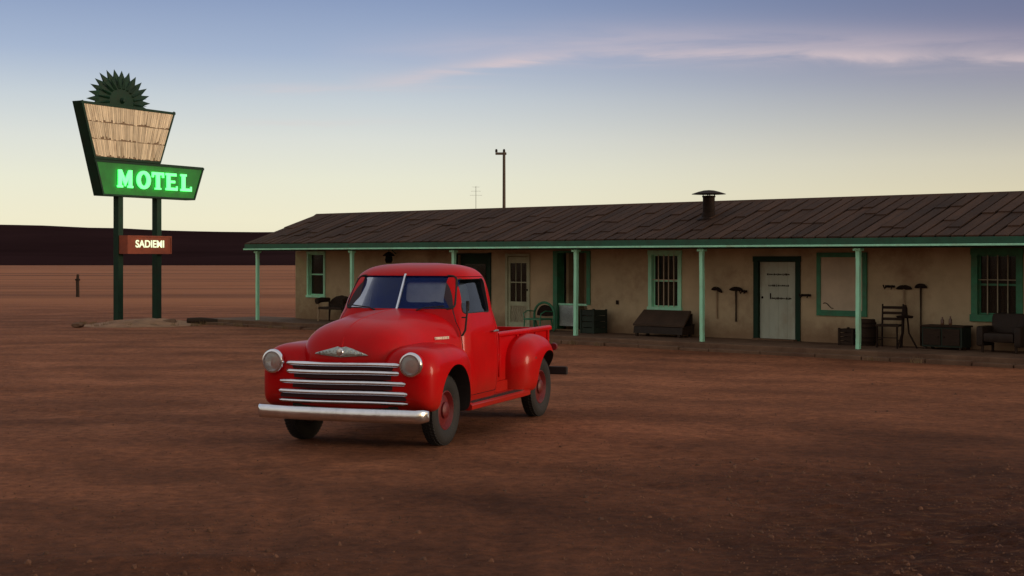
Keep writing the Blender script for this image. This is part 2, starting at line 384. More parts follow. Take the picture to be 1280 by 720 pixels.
def wall_holes(u0, u1, z0, z1, v0, v1, holes):
    b = B(); us = sorted({u0, u1, *[h[0] for h in holes], *[h[1] for h in holes]}); zs = sorted({z0, z1, *[h[2] for h in holes], *[h[3] for h in holes]})
    def inh(a, c): return any(h[0] <= a <= h[1] and h[2] <= c <= h[3] for h in holes)
    for i in range(len(us)-1):
        for j in range(len(zs)-1):
            a, c, e, f = us[i], us[i+1], zs[j], zs[j+1]
            if inh((a+c)/2, (e+f)/2): continue
            b.add([(a,v0,e),(c,v0,e),(c,v0,f),(a,v0,f)], [(0,1,2,3)])
            b.add([(a,v1,e),(c,v1,e),(c,v1,f),(a,v1,f)], [(3,2,1,0)])
    for a, c, e, f in holes:
        b.add([(a,v0,e),(a,v1,e),(a,v1,f),(a,v0,f)], [(0,1,2,3)]); b.add([(c,v0,e),(c,v1,e),(c,v1,f),(c,v0,f)], [(3,2,1,0)])
        b.add([(a,v0,f),(c,v0,f),(c,v1,f),(a,v1,f)], [(0,1,2,3)]); b.add([(a,v0,e),(c,v0,e),(c,v1,e),(a,v1,e)], [(3,2,1,0)])
    for a, c in ((u0, v0), (u1, v0)):
        b.add([(a,v0,z0),(a,v1,z0),(a,v1,z1),(a,v0,z1)], [(0,1,2,3)])
    bmesh.ops.remove_doubles(b.bm, verts=b.bm.verts[:], dist=.0005)
    return b
CEIL = 2.27
def opening(x0, x1, y0, y1):
    ua, ub = u_at(x0), u_at(x1); um = (ua+ub)/2
    return (ua, ub, max(SL+.004, z_at(y1, um)), min(CEIL-.05, z_at(y0, um)))
W_A = opening(386, 405, 317, 369)
D_1 = opening(570, 611, 318, 407)
D_2 = opening(635, 661, 320, 409)
D_3 = opening(697, 734, 316, 412)
W_B = opening(815, 848, 318, 384)
D_4 = opening(948, 995, 327, 425)
W_C = opening(1222, 1271, 318, 394)
holes = [W_A, D_1, D_2, D_3, W_B, D_4, W_C]
wb = wall_holes(U0, U1, SL-.05, CEIL, VW, VW+.25, holes)
wall = wb.build('wall', M['plaster'], motel, recalc=False)
b = B(); b.box(U0, U1, VB-.25, VB, SL-.05, CEIL); b.box(U0, U0+.25, VW+.25, VB-.25, SL-.05, CEIL); b.box(U1-.25, U1, VW+.25, VB-.25, SL-.05, CEIL)
# gable triangles
for uu in (U0, U1-.2):
    b.prism([(VW, CEIL), (VB, CEIL), (RV, RIDGE-.12)], lambda p, uu=uu: Vector((uu, p[0], p[1])), lambda p, uu=uu: Vector((uu+.2, p[0], p[1])))
b.build('wall', M['plaster'], motel)
B().box(U0+.25, U1-.25, VW+.26, VB-.26, SL-.04, SL+.01).build('interior_floor', M['ceiling'], motel)
B().box(U0-.12, U1+.1, -.10, VB+.02, CEIL, CEIL+.03).build('porch_ceiling', M['ceiling'], motel)

# porch slab
b = B(); b.box(-2.0, U1+1, -.42, VW+.3, -.1, SL, bev=.02)
slab = b.build('porch_slab', M['concrete'], motel)
b = B(); b.box(U0, U1, VW+.3, VB, -.1, SL-.02); b.build('foundation', M['concrete'], motel)
# cracked curb stones along the slab edge
b = B(); uu = -2.4
while uu < U1:
    w = random.uniform(.5, 1.3); b.box(uu, uu+w-.02, -.62-random.uniform(0,.04), -.43, -.1, .055+random.uniform(-.015,.02), bev=.015, rot=Matrix.Rotation(R(random.uniform(-.8,.8)), 3, 'Z')); uu += w
b.build('curb', M['concrete'], motel)

# roof
b = B()
LEN = math.hypot(RV+.2, RIDGE-EAVE); 
def sheet(u0, u1, s0, s1, lift, side):
    # s measured up the slope from the eave (0) to the ridge (1)
    vs = []
    for th in (0, .030):
        for s, l in ((s0, lift+.02), (s1, lift)):
            for u in (u0, u1):
                if side > 0: v = -.18+(RV+.18)*s
                else: v = VB+.30-(VB+.30-RV)*s
                vs.append((u, v, EAVE+(RIDGE-EAVE)*s+l+th))
    b.add(vs, [(0,1,3,2), (4,6,7,5), (0,4,5,1), (2,3,7,6), (0,2,6,4), (1,5,7,3)])
for side in (1, -1):
    uu = -.34
    while uu < U1+.3:
        w = .285+random.uniform(-.015, .015)
        cs = [0, random.choice((.22,.36,.52,.68))+random.uniform(-.05,.05), 1.0]; tone = random.uniform(0, .012)
        for j in range(2):
            sheet(uu+random.uniform(0,.01), uu+w-.040+random.uniform(-.006,.006), cs[j]-(.015 if j else random.uniform(0, .012)), cs[j+1], .012+tone+random.uniform(0, .008)+(.006 if j else 0), side)
        uu += w
roof = b.build('roof', M['roof'], motel)
b = B(); b.prism([(-.12, EAVE-.01), (RV, RIDGE-.015), (VB+.25, EAVE-.01), (VB+.25, EAVE+.0), (RV, RIDGE+.008), (-.12, EAVE+.008)],
                 lambda p: Vector((-.30, p[0], p[1])), lambda p: Vector((U1+.25, p[0], p[1])))
b.build('roof_deck', M['ceiling'], roof)
b = B(); b.prism([(RV-.13, RIDGE+.0), (RV, RIDGE+.075), (RV+.13, RIDGE+.0)], lambda p: Vector((-.36, p[0], p[1])), lambda p: Vector((U1+.3, p[0], p[1])))
b.build('ridge_cap', M['roof'], roof)
# chimney with spark cap
uc = u_at(886, 1.35)
b = B(); b.lathe([(.0, 2.7), (.145, 2.7), (.145, 2.86), (.135, 2.87), (.135, 3.30), (.15, 3.31), (.15, 3.34), (.11, 3.345)], Matrix.Translation((uc, 1.35, 0)), 20)
ch = b.build('chimney', M['iron'], roof, True)
b = B(); b.lathe([(.0, 3.47), (.12, 3.46), (.24, 3.43), (.38, 3.385), (.385, 3.375), (.24, 3.405), (0, 3.42)], Matrix.Translation((uc, 1.35, 0)), 20)
for k in range(4): a = R(45+90*k); b.cyl((uc+.12*math.cos(a), 1.35+.12*math.sin(a), 3.3), (uc+.14*math.cos(a), 1.35+.14*math.sin(a), 3.42), .012)
b.build('chimney_cap', M['iron'], ch, True)
b = B(); b.lathe([(.30, 2.80), (.17, 2.87), (.15, 2.95)], Matrix.Translation((uc, 1.35, 0)), 20); b.build('flashing', M['iron'], ch, True)

# fascia: dark green board and a lighter trim strip under it
B().box(-.33, U1+.28, -.215, -.18, EAVE-.085, EAVE+.035, bev=.004).build('fascia_board', M['fascia'], motel)
B().box(-.36, U1+.30, -.245, -.155, EAVE-.130, EAVE-.090, bev=.006).build('fascia_trim', M['mint'], motel)
B().box(-.33, -.30, -.18, RV, EAVE-.085, EAVE-.0).build('end_trim', M['dgreen'], motel)
# rake boards
b = B()
for s in (1,):
    b.prism([(-.2, EAVE-.09), (-.2, EAVE+.02), (RV, RIDGE+.03), (VB+.3, EAVE+.02), (VB+.3, EAVE-.09), (RV, RIDGE-.1)], lambda p: Vector((-.345, p[0], p[1])), lambda p: Vector((-.312, p[0], p[1])))
b.build('rake_board', M['dgreen'], motel)
# porch beam behind the fascia
B().box(-.2, U1+.2, -.07, .07, EAVE-.16, EAVE-.035, bev=.006).build('porch_beam', M['dgreen'], motel)

# porch posts
BAY = 19.38/5
POSTS = [0]+[u_at(px, 0) for px in (440, 567, 720, 877.5)]+[19.38, 23.4]
for k in range(7):
    u = POSTS[k]
    lean = [.0, .0, .02, .012, -.008, .006, 0][k]; w = .040
    rings = []
    for j in range(9):
        z = SL+(EAVE-.16-SL)*j/8; o = lean*(j/8-.5)+random.uniform(-.004, .004)
        ww = w*(1+random.uniform(-.04, .04)+(.12 if j == 8 else 0))
        rings.append([Vector((u+o+sx*ww, sy*ww, z)) for sx, sy in ((-1,-1),(1,-1),(1,1),(-1,1))])
    b = B().loft(rings)
    b.box(u-.085, u+.085, -.075, .075, EAVE-.215, EAVE-.165, bev=.008)
    p = b.build('post', M['mint'], motel)

# windows and doors
def frame_ring(a, c, e, f, w, v0, v1, sill=0):
    b = B(); b.box(a-w, a, v0, v1, e, f); b.box(c, c+w, v0, v1, e, f)
    b.box(a-w-.012, c+w+.012, v0-.006, v1, f, f+w); b.box(a-w-.02, c+w+.02, v0-.02-sill, v1, e-w*1.05, e, bev=.004)
    return b
def window(h, fm, vbars, hbars, glassm=None, barm=None, w=.075, extra=None):
    a, c, e, f = h
    fr = frame_ring(a+.005, c-.005, e+.005, f-.005, w, VW-.03, VW+.05).build('window', fm, motel)
    b = B(); s = .03
    b.box(a+.006, a+.006+s, VW+.06, VW+.10, e+.006, f-.006); b.box(c-.006-s, c-.006, VW+.06, VW+.10, e+.006, f-.006)
    b.box(a+.006+s, c-.006-s, VW+.06, VW+.10, e+.006, e+.006+s); b.box(a+.006+s, c-.006-s, VW+.06, VW+.10, f-.006-s, f-.006)
    m = (e+f)/2; b.box(a+.006+s, c-.006-s, VW+.055, VW+.105, m-.02, m+.02)
    b.build('sash', fm, fr)
    B().box(a+.02, c-.02, VW+.078, VW+.084, e+.02, f-.02).build('pane', glassm or M['winglass'], fr)
    if barm:
        b = B()
        for q in vbars: x = a+(c-a)*q; b.box(x-.008, x+.008, VW+.02, VW+.04, e+.01, f-.01)
        for q in hbars: z = e+(f-e)*q; b.box(a+.01, c-.01, VW+.008, VW+.018, z-.008, z+.008)
        b.build('bars', barm, fr)
    return fr
fa = window(W_A, M['mint'], [], [], w=.07)
# curtain inside window A (reddish, half drawn)
def curtain(h, x0, x1, m, parent, vv=.16, z0=0, z1=1):
    a, c, e, f = h; rings = []; n = 26
    for k in range(n+1):
        x = a+(c-a)*(x0+(x1-x0)*k/n); v = VW+vv+.018*math.sin(k*1.35)
        rings.append([Vector((x, v, e+(f-e)*z0)), Vector((x, v, e+(f-e)*z1)), Vector((x, v+.004, e+(f-e)*z1)), Vector((x, v+.004, e+(f-e)*z0))])
    return B().loft(rings).build('curtain', m, parent, True)
M['curtain'] = mat('red_brown_curtain', (.16,.055,.035), .9, var=.2)
M['lace'] = mat('pale_curtain', (.36,.32,.22), .9, var=.2)
curtain(W_A, .28, .72, M['curtain'], fa)
fb = window(W_B, M['mint'], [.22,.42,.60,.80], [.52], barm=M['panel'], w=.10)
curtain(W_B, .3, .62, M['lace'], fb, z0=.25, z1=.45)
# pale box standing low inside window B
a, c, e, f = W_B
B().box(a+(c-a)*.3, a+(c-a)*.75, VW+.14, VW+.2, e+(f-e)*.2, e+(f-e)*.42).build('window_card', M['panel'], fb)
fc = window(W_C, M['green'], [.24,.50,.76], [.58], barm=M['lace'], w=.13)
curtain(W_C, .2, .8, M['curtain'], fc, z0=.0, z1=1)

def plaindoor(h, fm, dm, name='door'):
    a, c, e, f = h
    fr = frame_ring(a+.004, c-.004, e, f-.004, .10, VW-.03, VW+.05)
    return fr, (a, c, e, f)
# door 1, behind the truck: dark with green frame
a, c, e, f = D_1
b = B(); b.box(a-.09, c+.09, VW-.033, VW+.06, f-.01, f+.03); b.box(c-.01, c+.09, VW-.03, VW+.06, e, f+.04); b.box(a-.09, a+.01, VW-.03, VW+.06, e, f+.04)
d1 = b.build('doorway', M['dgreen'], motel)
b = B(); b.box(a+.08, c-.02, VW+.10, VW+.14, e, f-.01, bev=.004)
dd = b.build('door', M['dgreen'], d1)
B().box(a+.25, c-.2, VW+.085, VW+.098, e+1.0, f-.25).build('pane', M['winglass'], dd)
# door 2: cream screen door with glazed upper light
a, c, e, f = D_2
b = B(); b.box(a-.07, a+.004, VW-.03, VW+.06, e, f+.06); b.box(c-.004, c+.05, VW-.03, VW+.03, e, f+.06); b.box(a-.07, c+.05, VW-.035, VW+.05, f-.004, f+.05)
d2 = b.build('doorway', M['cream'], motel)
b = B(); st = .07; z1 = f-.02; z0 = e+.005; zm = e+(f-e)*.36; zl = e+(f-e)*.30
b.box(a+.01, a+.01+st, VW+.0, VW+.04, z0, z1); b.box(c-.01-st, c-.01, VW+.0, VW+.04, z0, z1)
b.box(a+.01+st, c-.01-st, VW+.002, VW+.038, z0, z0+.12); b.box(a+.01+st, c-.01-st, VW+.002, VW+.038, z1-.16, z1); b.box(a+.01+st, c-.01-st, VW+.002, VW+.038, zl, zm)
for q in (.33, .66): x = a+.08+(c-a-.16)*q; b.box(x-.009, x+.009, VW+.01, VW+.03, zm, z1-.16)
zc = zm+(z1-.16-zm)*.5; b.box(a+.08, c-.08, VW+.008, VW+.032, zc-.014, zc+.014)
dd = b.build('door', M['cream'], d2)
B().box(a+.07, c-.07, VW+.018, VW+.024, zm-.01, z1-.15).build('pane', M['winglass'], dd)
B().box(a+.07, c-.07, VW+.026, VW+.034, z0+.1, zl+.01).build('lower_panel', M['lace'], dd)
b = B()
for k in range(7):
    x = a+.12+(c-a-.24)*k/6
    pts = [(x+.035*math.sin(t*1.0), VW+.006, z0+.14+(zl-z0-.16)*t/6) for t in [i*.5 for i in range(13)]]
    b.tube(pts, .006, 5)
b.build('scrollwork', M['cream'], dd, True)
B().lathe([(0,-.03),(.02,-.03),(.028,-.015),(.02,0),(.01,.02)], Matrix.Translation((c-.05, VW-.02, e+.95)) @ Matrix.Rotation(R(90), 4, 'X'), 12).build('handle', M['iron'], dd, True)
# door 3: open recess with bright green jambs, low half gate
a, c, e, f = D_3
b = B(); b.box(a-.13, a+.004, VW-.03, VW+.25, e, f+.04); b.box(c-.004, c+.11, VW-.03, VW+.06, e+.62, f+.04); b.box(a-.13, c+.11, VW-.034, VW+.05, f-.004, f+.05)
d3 = b.build('doorway', M['green'], motel)
b = B(); b.box(a+.03, c-.02, VW+.9, VW+.94, SL, f); b.box(a+.02, a+.1, VW+.3, VW+.9, SL, f)
b.build('hall_wall', M['plaster'], d3)
b = B(); b.box(a+.34, c-.02, VW+.86, VW+.895, e+.62, e+1.32, bev=.01); b.build('hall_cupboard', M['wood'], d3)
b = B(); b.box(c-.34, c-.06, VW+.84, VW+.89, e+1.42, e+1.58); b.build('hall_notice', M['panel'], d3)
gz = e+.62
b = B(); b.box(a+.01, c-.01, VW+.02, VW+.06, gz-.03, gz+.02, bev=.006); b.box(c-.42, c-.38, VW+.02, VW+.06, e, gz-.03)
gt = b.build('half_gate', M['mint'], d3)
B().box(a+.03, c-.43, VW+.03, VW+.05, e+.08, gz-.035).build('gate_panel', M['pewter'], gt)
# door 4: white plank door with three painted lines
a, c, e, f = D_4
fr = frame_ring(a+.004, c-.004, e, f-.004, .12, VW-.03, VW+.06).build('doorway', M['dgreen'], motel)
b = B(); n = 4; 
for k in range(n):
    x0 = a+.006+(c-a-.012)*k/n; b.box(x0+.002, x0+(c-a-.012)/n-.002, VW+.05, VW+.09, e+.004, f-.008, bev=.003)
b.box(a+.02, c-.02, VW+.055, VW+.084, e+.02, f-.02)
dd = b.build('door', M['door'], fr)
random.seed(21)
for row, (py, w0, w1) in enumerate(((343, .20, .80), (357, .24, .76), (373, .28, .82))):
    b = B(); zc = z_at(py, (a+c)/2); x = a+(c-a)*w0
    b.box(a+(c-a)*w0, a+(c-a)*w1, VW+.045, VW+.0485, zc-.014, zc-.006)
    while x < a+(c-a)*w1:
        w = random.uniform(.022, .045); h = random.uniform(.022, .05)
        b.box(x, x+w*.35, VW+.044, VW+.0495, zc-h*.5, zc+h*.5)
        if random.random() < .8: b.box(x, x+w*.85, VW+.0445, VW+.0493, zc-h*.5, zc-h*.5+.012)
        if random.random() < .5: b.box(x+w*.5, x+w*.8, VW+.0442, VW+.0494, zc-h*.4, zc+h*.45)
        x += w*1.15
    b.build('painted_line', M['iron'], dd)
b = B(); zc = z_at(373, (a+c)/2); b.box(a+(c-a)*.28, a+(c-a)*.31, VW+.044, VW+.0497, zc-.01, zc+.11)
b.build('painted_stroke', M['iron'], dd)
b = B(); b.lathe([(0,-.04),(.02,-.04),(.027,-.02),(.02,-.005),(.008,.02)], Matrix.Translation((a+.07, VW+.03, e+.92)) @ Matrix.Rotation(R(90), 4, 'X'), 12)
b.build('handle', M['iron'], dd, True)
B().box(a-.05, c+.05, VW-.18, VW-.02, SL, SL+.035, bev=.006).build('doorstep', M['concrete'], fr)
# boarded window right of door 4
h = opening(1027, 1079, 318, 388); a, c, e, f = h
b = B(); b.box(a-.10, a, VW-.045, VW-.002, e-.12, f+.04); b.box(a, c+.1, VW-.043, VW-.002, e-.12, e); b.box(c, c+.1, VW-.045, VW-.002, e, f+.04); b.box(a-.0, c, VW-.044, VW-.002, f-.06, f+.038)
bw = b.build('boarded_window', M['green'], motel)
B().box(a, c, VW-.028, VW-.002, e, f+.02).build('board', M['panel'], bw)
b = B(); b.tube([(a+.06+.03*k, VW-.035, e+.14+.03*math.sin(k*.7)-.01*k) for k in range(9)], .009, 6); b.build('scrawl', M['iron'], bw, True)
# small outlet on the wall
uo = u_at(772); zo = z_at(378, uo)
B().box(uo-.04, uo+.04, VW-.02, VW-.002, zo-.05, zo+.05, bev=.006).build('outlet', M['iron'], motel)

# ------------------------------------------------------------------ porch furniture (things)
def on_wall(px, v=VW-.06, z=0):
    u = u_at(px, v); return (OX+u*UX+v*NX, OY+u*UY+v*NY, z), u
def pick(px, label, headw, handm, top, bot, curve, lean=0, droop=0):
    loc, u = on_wall(px, VW-.035)
    zt, zb = z_at(top, u), z_at(bot, u)
    t = thing('pickaxe', label, 'pickaxe', (loc[0], loc[1], zb), ROT, 'old picks hung on the motel wall')
    H = zt-zb
    n = 11; pts = []; rr = []
    for k in range(n):
        s = -1+2*k/(n-1); pts.append((s*headw, 0, H-curve*s*s+droop*s)); rr.append(.042*(1-abs(s)**3*.75)+.004)
    B().tube(pts, rr, 8).build('head', M['iron'], t, True)
    B().tube([(lean*.0, -.004, H+.04), (lean*.5, 0, H*.5), (lean, 0, 0)], [.022, .016, .019], 8).build('handle', handm, t, True)
    return t
pick(896, 'pick with drooping dark head and pale handle, nearest the fifth porch post', .14, M['handle'], 361, 398, .05, droop=-.03)
pick(920, 'pick with broad dark head and dark handle, left of the white door', .17, M['wood'], 361, 402, .02)
pick(1130, 'pick with a pale upright handle above the dark chair', .17, M['handle'], 359, 392, .03)
pick(1151, 'pick with long dark handle reaching the floor beside the cabinet', .13, M['wood'], 357, 432, .04)
def hook(px, py, w, label):
    loc, u = on_wall(px, VW-.03); t = thing('iron_hook', label, 'hook', (loc[0], loc[1], z_at(py, u)), ROT, 'iron hooks on the motel wall')
    B().box(-w, w, .0, .025, -.025, .025, bev=.006).build('bracket', M['iron'], t)
    for sx in (-1, 1):
        B().tube([(sx*w*.6, 0, 0), (sx*w*.6, -.04, -.02), (sx*w*.65, -.07, -.05), (sx*w*.8, -.08, -.01), (sx*w*.95, -.07, .03)], [.014,.014,.013,.012,.016], 7).build('prong', M['iron'], t, True)
hook(930, 364, .07, 'small iron wall hook between the dark handled pick and the white door')
hook(1007, 369, .12, 'iron wall hook just right of the white door')
hook(1112, 358, .11, 'iron wall hook left of the pale handled pick')

# wagon wheel bench left
(loc, u) = on_wall(420, .95, SL)
t = thing('porch_bench', 'dark carved bench with rounded back and rolled arms by the narrow mint window', 'bench', loc, ROT)
B().box(-.50, .50, -.24, .22, .34, .41, bev=.015).build('seat', M['wood'], t)
arch = [(-.52,.40), (-.52,.52), (-.40,.62), (-.22,.70), (0,.73), (.22,.70), (.40,.62), (.52,.52), (.52,.40)]
plate(arch, .19, .235).build('backrest', M['wood'], t)
for sx in (-.54, .54):
    b = B(); b.tube([(sx, -.26, .56), (sx, -.1, .60), (sx, .2, .60)], [.085,.075,.06], 12); b.build('armrest', M['wood'], t, True)
    for sy, mm in ((-.2, M['handle'] if sx < 0 else M['wood']), (.2, M['wood'])):
        B().tube([(sx, sy, .56), (sx*.96, sy, .3), (sx, sy, 0)], [.022,.03,.02], 8).build('leg', mm, t, True)
# hanging lantern behind the truck
loc, u = on_wall(486, VW-.28)
t = thing('porch_lantern', 'dark lantern hanging from a green bracket under the porch roof', 'lantern', (loc[0], loc[1], 0), ROT)
B().tube([(0, .26, 2.06), (0, .1, 2.16), (0, 0, 2.2), (0, 0, 2.12)], .014, 7).build('bracket', M['green'], t, True)
B().lathe([(0,2.12),(.05,2.10),(.16,2.02),(.17,2.0),(.13,1.99),(.0,1.99)], None, 16).build('shade', M['iron'], t, True)
B().lathe([(.0,1.99),(.09,1.99),(.11,1.88),(.08,1.80),(0,1.79)], None, 16).build('lamp_glass', M['sideglass'], t, True)

# shell-back lawn chair right behind the truck bed
loc, u = on_wall(677, .9, SL)
t = thing('lawn_chair', 'metal lawn chair with rounded green back beside the cream screen door', 'chair', loc, ROT)
arc = [(-.30+.0, .02, .30)]+[(.33*math.cos(R(a)), .10, .40+.30*math.sin(R(a))) for a in range(180, -1, -15)]+[(.30, .02, .30)]
B().tube([(-.33,.1,.04)]+arc[1:-1]+[(.33,.1,.04)], .030, 8).build('back_frame', M['green'], t, True)
b = B()
ring = [(.29*math.cos(R(a)), .12+.03*abs(math.cos(R(a))), .38+.26*math.sin(R(a))) for a in range(0, 181, 12)]
b.add([(0,.13,.36)]+ring, [(0, i, i+1) for i in range(1, len(ring))]); b.add([(0,.145,.36)]+[(p[0], p[1]+.012, p[2]) for p in ring], [(0, i+1, i) for i in range(1, len(ring))])
b.build('backrest', M['iron'], t)
B().box(-.28, .28, -.36, .1, .28, .32, bev=.014).build('seat', M['green'], t)
for sx in (-.26, .26):
    B().tube([(sx, -.34, .28), (sx, -.36, .0)], .018, 7).build('leg', M['green'], t, True)
    B().tube([(sx, .06, .28), (sx, .16, .0)], .018, 7).build('leg', M['green'], t, True)
    B().tube([(sx*1.15, .1, .48), (sx*1.15, -.2, .50), (sx*1.1, -.34, .44), (sx, -.34, .3)], .014, 7).build('armrest', M['green'], t, True)

# slatted crate beside doorway 3
def crate(name, px, v, w, d, h, m, label, cat='crate', lean=0):
    loc, u = on_wall(px, v, SL)
    t = thing(name, label, cat, loc, ROT+R(lean))
    b = B(); n = 4
    for k in range(n):
        z0 = h*k/n+.008; z1 = h*(k+1)/n-.008
        b.box(-w, w, -d-.012, -d, z0, z1); b.box(-w, w, d, d+.012, z0, z1); b.box(-w-.012, -w, -d, d, z0, z1); b.box(w, w+.012, -d, d, z0, z1)
    b.build('slats', m, t)
    b = B(); b.box(-w+.01, w-.01, -d+.01, d-.01, .01, .03)
    for sx in (-1, 1):
        for sy in (-1, 1): b.box(sx*(w-.005)-.02, sx*(w-.005)+.02, sy*(d+.012)-.02, sy*(d+.012)+.02, 0, h+.01)
    b.build('corner_posts', m, t); return t, h
M['crategreen'] = mat('faded_green_boards', (.014,.024,.014), .8, var=.3, island=.2)
crate('wooden_crate', 742, 1.05, .20, .22, .56, M['crategreen'], 'dark green slatted crate standing right of the open doorway')
crate('wooden_crate', 1063, 1.15, .16, .17, .34, M['wood'], 'small brown slatted crate under the boarded window')

# trunk bench under window B
loc, u = on_wall(829, .98, SL)
t = thing('trunk_bench', 'dark brown chest bench with sloping lid under the barred mint window', 'bench', loc, ROT)
b = B()
b.prism([(-.22, .07), (.24, .07), (.26, .30), (-.20, .22)], lambda p: Vector((-.69, p[0], p[1])), lambda p: Vector((.69, p[0], p[1])))
b.build('seat', M['leather'], t)
M['lid'] = mat('brown_lid', (.060,.034,.020), .6, var=.3, scale=3, bump=.3)
b = B()
vs = [(-.72,-.20,.275), (.72,-.20,.275), (.66,.14,.60), (-.66,.14,.60), (-.72,-.19,.235), (.72,-.19,.235), (.66,.19,.575), (-.66,.19,.575)]
b.add([Vector(v) for v in vs], [(0,1,2,3), (7,6,5,4), (0,4,5,1), (2,6,7,3), (1,5,6,2), (0,3,7,4)]); b.build('lid', M['lid'], t)
B().box(-.64, .64, .205, .25, .28, .53).build('back_board', M['wood'], t)
for sx in (-.6, .6):
    for sy in (-.2, .2): B().box(sx-.03, sx+.03, sy-.03, sy+.03, 0, .07).build('foot', M['wood'], t)

# barrel behind the sixth post
loc, u = on_wall(1083, 1.15, SL)
t = thing('barrel', 'dark iron hooped barrel standing behind the porch post nearest the right edge', 'barrel', loc, ROT)
B().lathe([(0,0),(.17,0),(.20,.12),(.215,.27),(.20,.42),(.17,.54),(.15,.54),(.15,.51),(0,.51)], None, 20).build('body', M['wood'], t, True)
b = B()
for z, r in ((.08,.196), (.17,.212), (.37,.212), (.46,.196)): b.lathe([(r,z-.015),(r+.006,z-.015),(r+.006,z+.015),(r,z+.015)], None, 20)
b.build('hoops', M['iron'], t, True)

# ladder-back chair, tripod stand
loc, u = on_wall(1112, .95, SL)
t = thing('wooden_chair', 'rickety dark wooden chair standing on the porch under the pale handled pick', 'chair', loc, ROT+R(14))
for sx in (-.2, .2):
    B().tube([(sx, .18, 0), (sx, .2, .45), (sx*1.04, .26, .86)], [.018,.02,.016], 7).build('leg', M['iron'], t, True)
    B().tube([(sx, -.2, 0), (sx, -.2, .44)], [.016,.02], 7).build('leg', M['iron'], t, True)
B().box(-.23, .23, -.23, .22, .42, .46, bev=.012).build('seat', M['wood'], t)
b = B()
for z in (.56, .68, .79): b.box(-.2, .2, .205+(z-.45)*.13, .225+(z-.45)*.13, z-.028, z+.028)
b.build('backrest', M['wood'], t)
b = B(); b.cyl((-.2,-.2,.2), (.2,-.2,.2), .011, seg=6); b.cyl((-.2,-.2,.15), (-.2,.18,.15), .011, seg=6); b.cyl((.2,-.2,.15), (.2,.18,.15), .011, seg=6)
b.build('stretcher', M['wood'], t, True)
loc, u = on_wall(1131, .85, SL)
t = thing('tripod_stand', 'dark iron three legged stand between the wooden chair and the cabinet', 'stand', loc, ROT)
for k in range(3):
    a = R(120*k+20); B().tube([(.05*math.cos(a), .05*math.sin(a), .62), (.08*math.cos(a), .08*math.sin(a), .3), (.24*math.cos(a), .24*math.sin(a), 0)], .018, 7).build('leg', M['iron'], t, True)
B().lathe([(0,.60),(.15,.60),(.17,.64),(.06,.66),(.05,.80),(.03,.86),(0,.86)], None, 14).build('top', M['iron'], t, True)

# cabinet with bottles
loc, u = on_wall(1183, 1.1, SL)
t = thing('cabinet', 'low dark wooden cabinet with two bottles on it against the wall', 'cabinet', loc, ROT)
b = B(); b.box(-.42, .42, -.2, .2, .05, .44, bev=.008); b.build('body', M['crategreen'], t)
B().box(-.45, .45, -.23, .22, .443, .475, bev=.008).build('top', M['wood'], t)
for sx in (-1, 1): 
    dr = B().box(sx*.2-.18, sx*.2+.18, -.222, -.204, .09, .41, bev=.004).build('door', M['wood'], t)
    B().cyl((sx*.06, -.245, .25), (sx*.06, -.222, .25), .012).build('handle', M['iron'], dr)
for sx in (-.37, .37):
    for sy in (-.16, .16): B().box(sx-.025, sx+.025, sy-.025, sy+.025, 0, .05).build('foot', M['wood'], t)
bx = loc
for px, h, lab in ((1178, .16, 'small squat bottle, left of the two on the low cabinet'), (1188, .18, 'small bottle with a neck, right of the two on the low cabinet')):
    l2, u2 = on_wall(px, 1.08, SL+.475)
    bo = B().lathe([(0,0),(.032,0),(.034,.01),(.034,h*.6),(.014,h*.78),(.013,h),(0,h)], None, 14).build('bottle', M['bottle'], None, True, loc=l2)
    tag(bo, lab, 'bottle', 'bottles on the cabinet')

# armchair under window C
loc, u = on_wall(1256, .95, SL)
t = thing('armchair', 'dark worn armchair with rounded back under the rightmost window', 'armchair', loc, ROT)
B().box(-.30, .30, -.30, .22, .20, .38, bev=.05).build('seat', M['leather'], t, True)
B().box(-.33, .33, .10, .28, .20, .74, bev=.08, rot=Matrix.Rotation(R(-8), 3, 'X')).build('backrest', M['leather'], t, True)
for sx in (-1, 1): B().box(sx*.37-.07, sx*.37+.07, -.30, .22, .12, .50, bev=.045).build('armrest', M['leather'], t, True)
for sx in (-.33, .33):
    for sy in (-.24, .2): B().cyl((sx, sy, 0), (sx, sy, .16), .025, .03).build('leg', M['wood'], t, True)

# low log at the end of the slab and some rubble
gx, gy = -9.05, 42.4
lg = B().tube([(-.5,0,.09), (-.1,.03,.10), (.45,-.02,.08)], [.09,.10,.075], 10).build('log', M['wood'], None, True, loc=(gx, gy, 0), rotz=R(-8))
tag(lg, 'short dark log lying on the dirt left of the porch slab', 'log')
random.seed(5)
for i, (x, y, s, lb) in enumerate(((-9.95, 42.0, .17, 'squat brown rock nearest the right leg of the motel sign'), (-8.3, 42.6, .13, 'brown rock between the log and the first porch post'), (-12.3, 40.9, .12, 'brown rock on the mound left of the motel sign'))):
    bm = bmesh.new(); bmesh.ops.create_icosphere(bm, subdivisions=2, radius=1)
    for v in bm.verts: v.co = Vector((v.co.x*s*1.4, v.co.y*s, v.co.z*s*.7))*(1+.35*noise.noise(v.co*1.7+Vector((i*5,0,0))))
    me = D.meshes.new('rock'); bm.to_mesh(me); bm.free(); me.materials.append(M['concrete'])
    o = D.objects.new('rock', me); C.objects.link(o); o.location = (x, y, s*.3); tag(o, lb, 'rock', 'rocks by the motel sign')

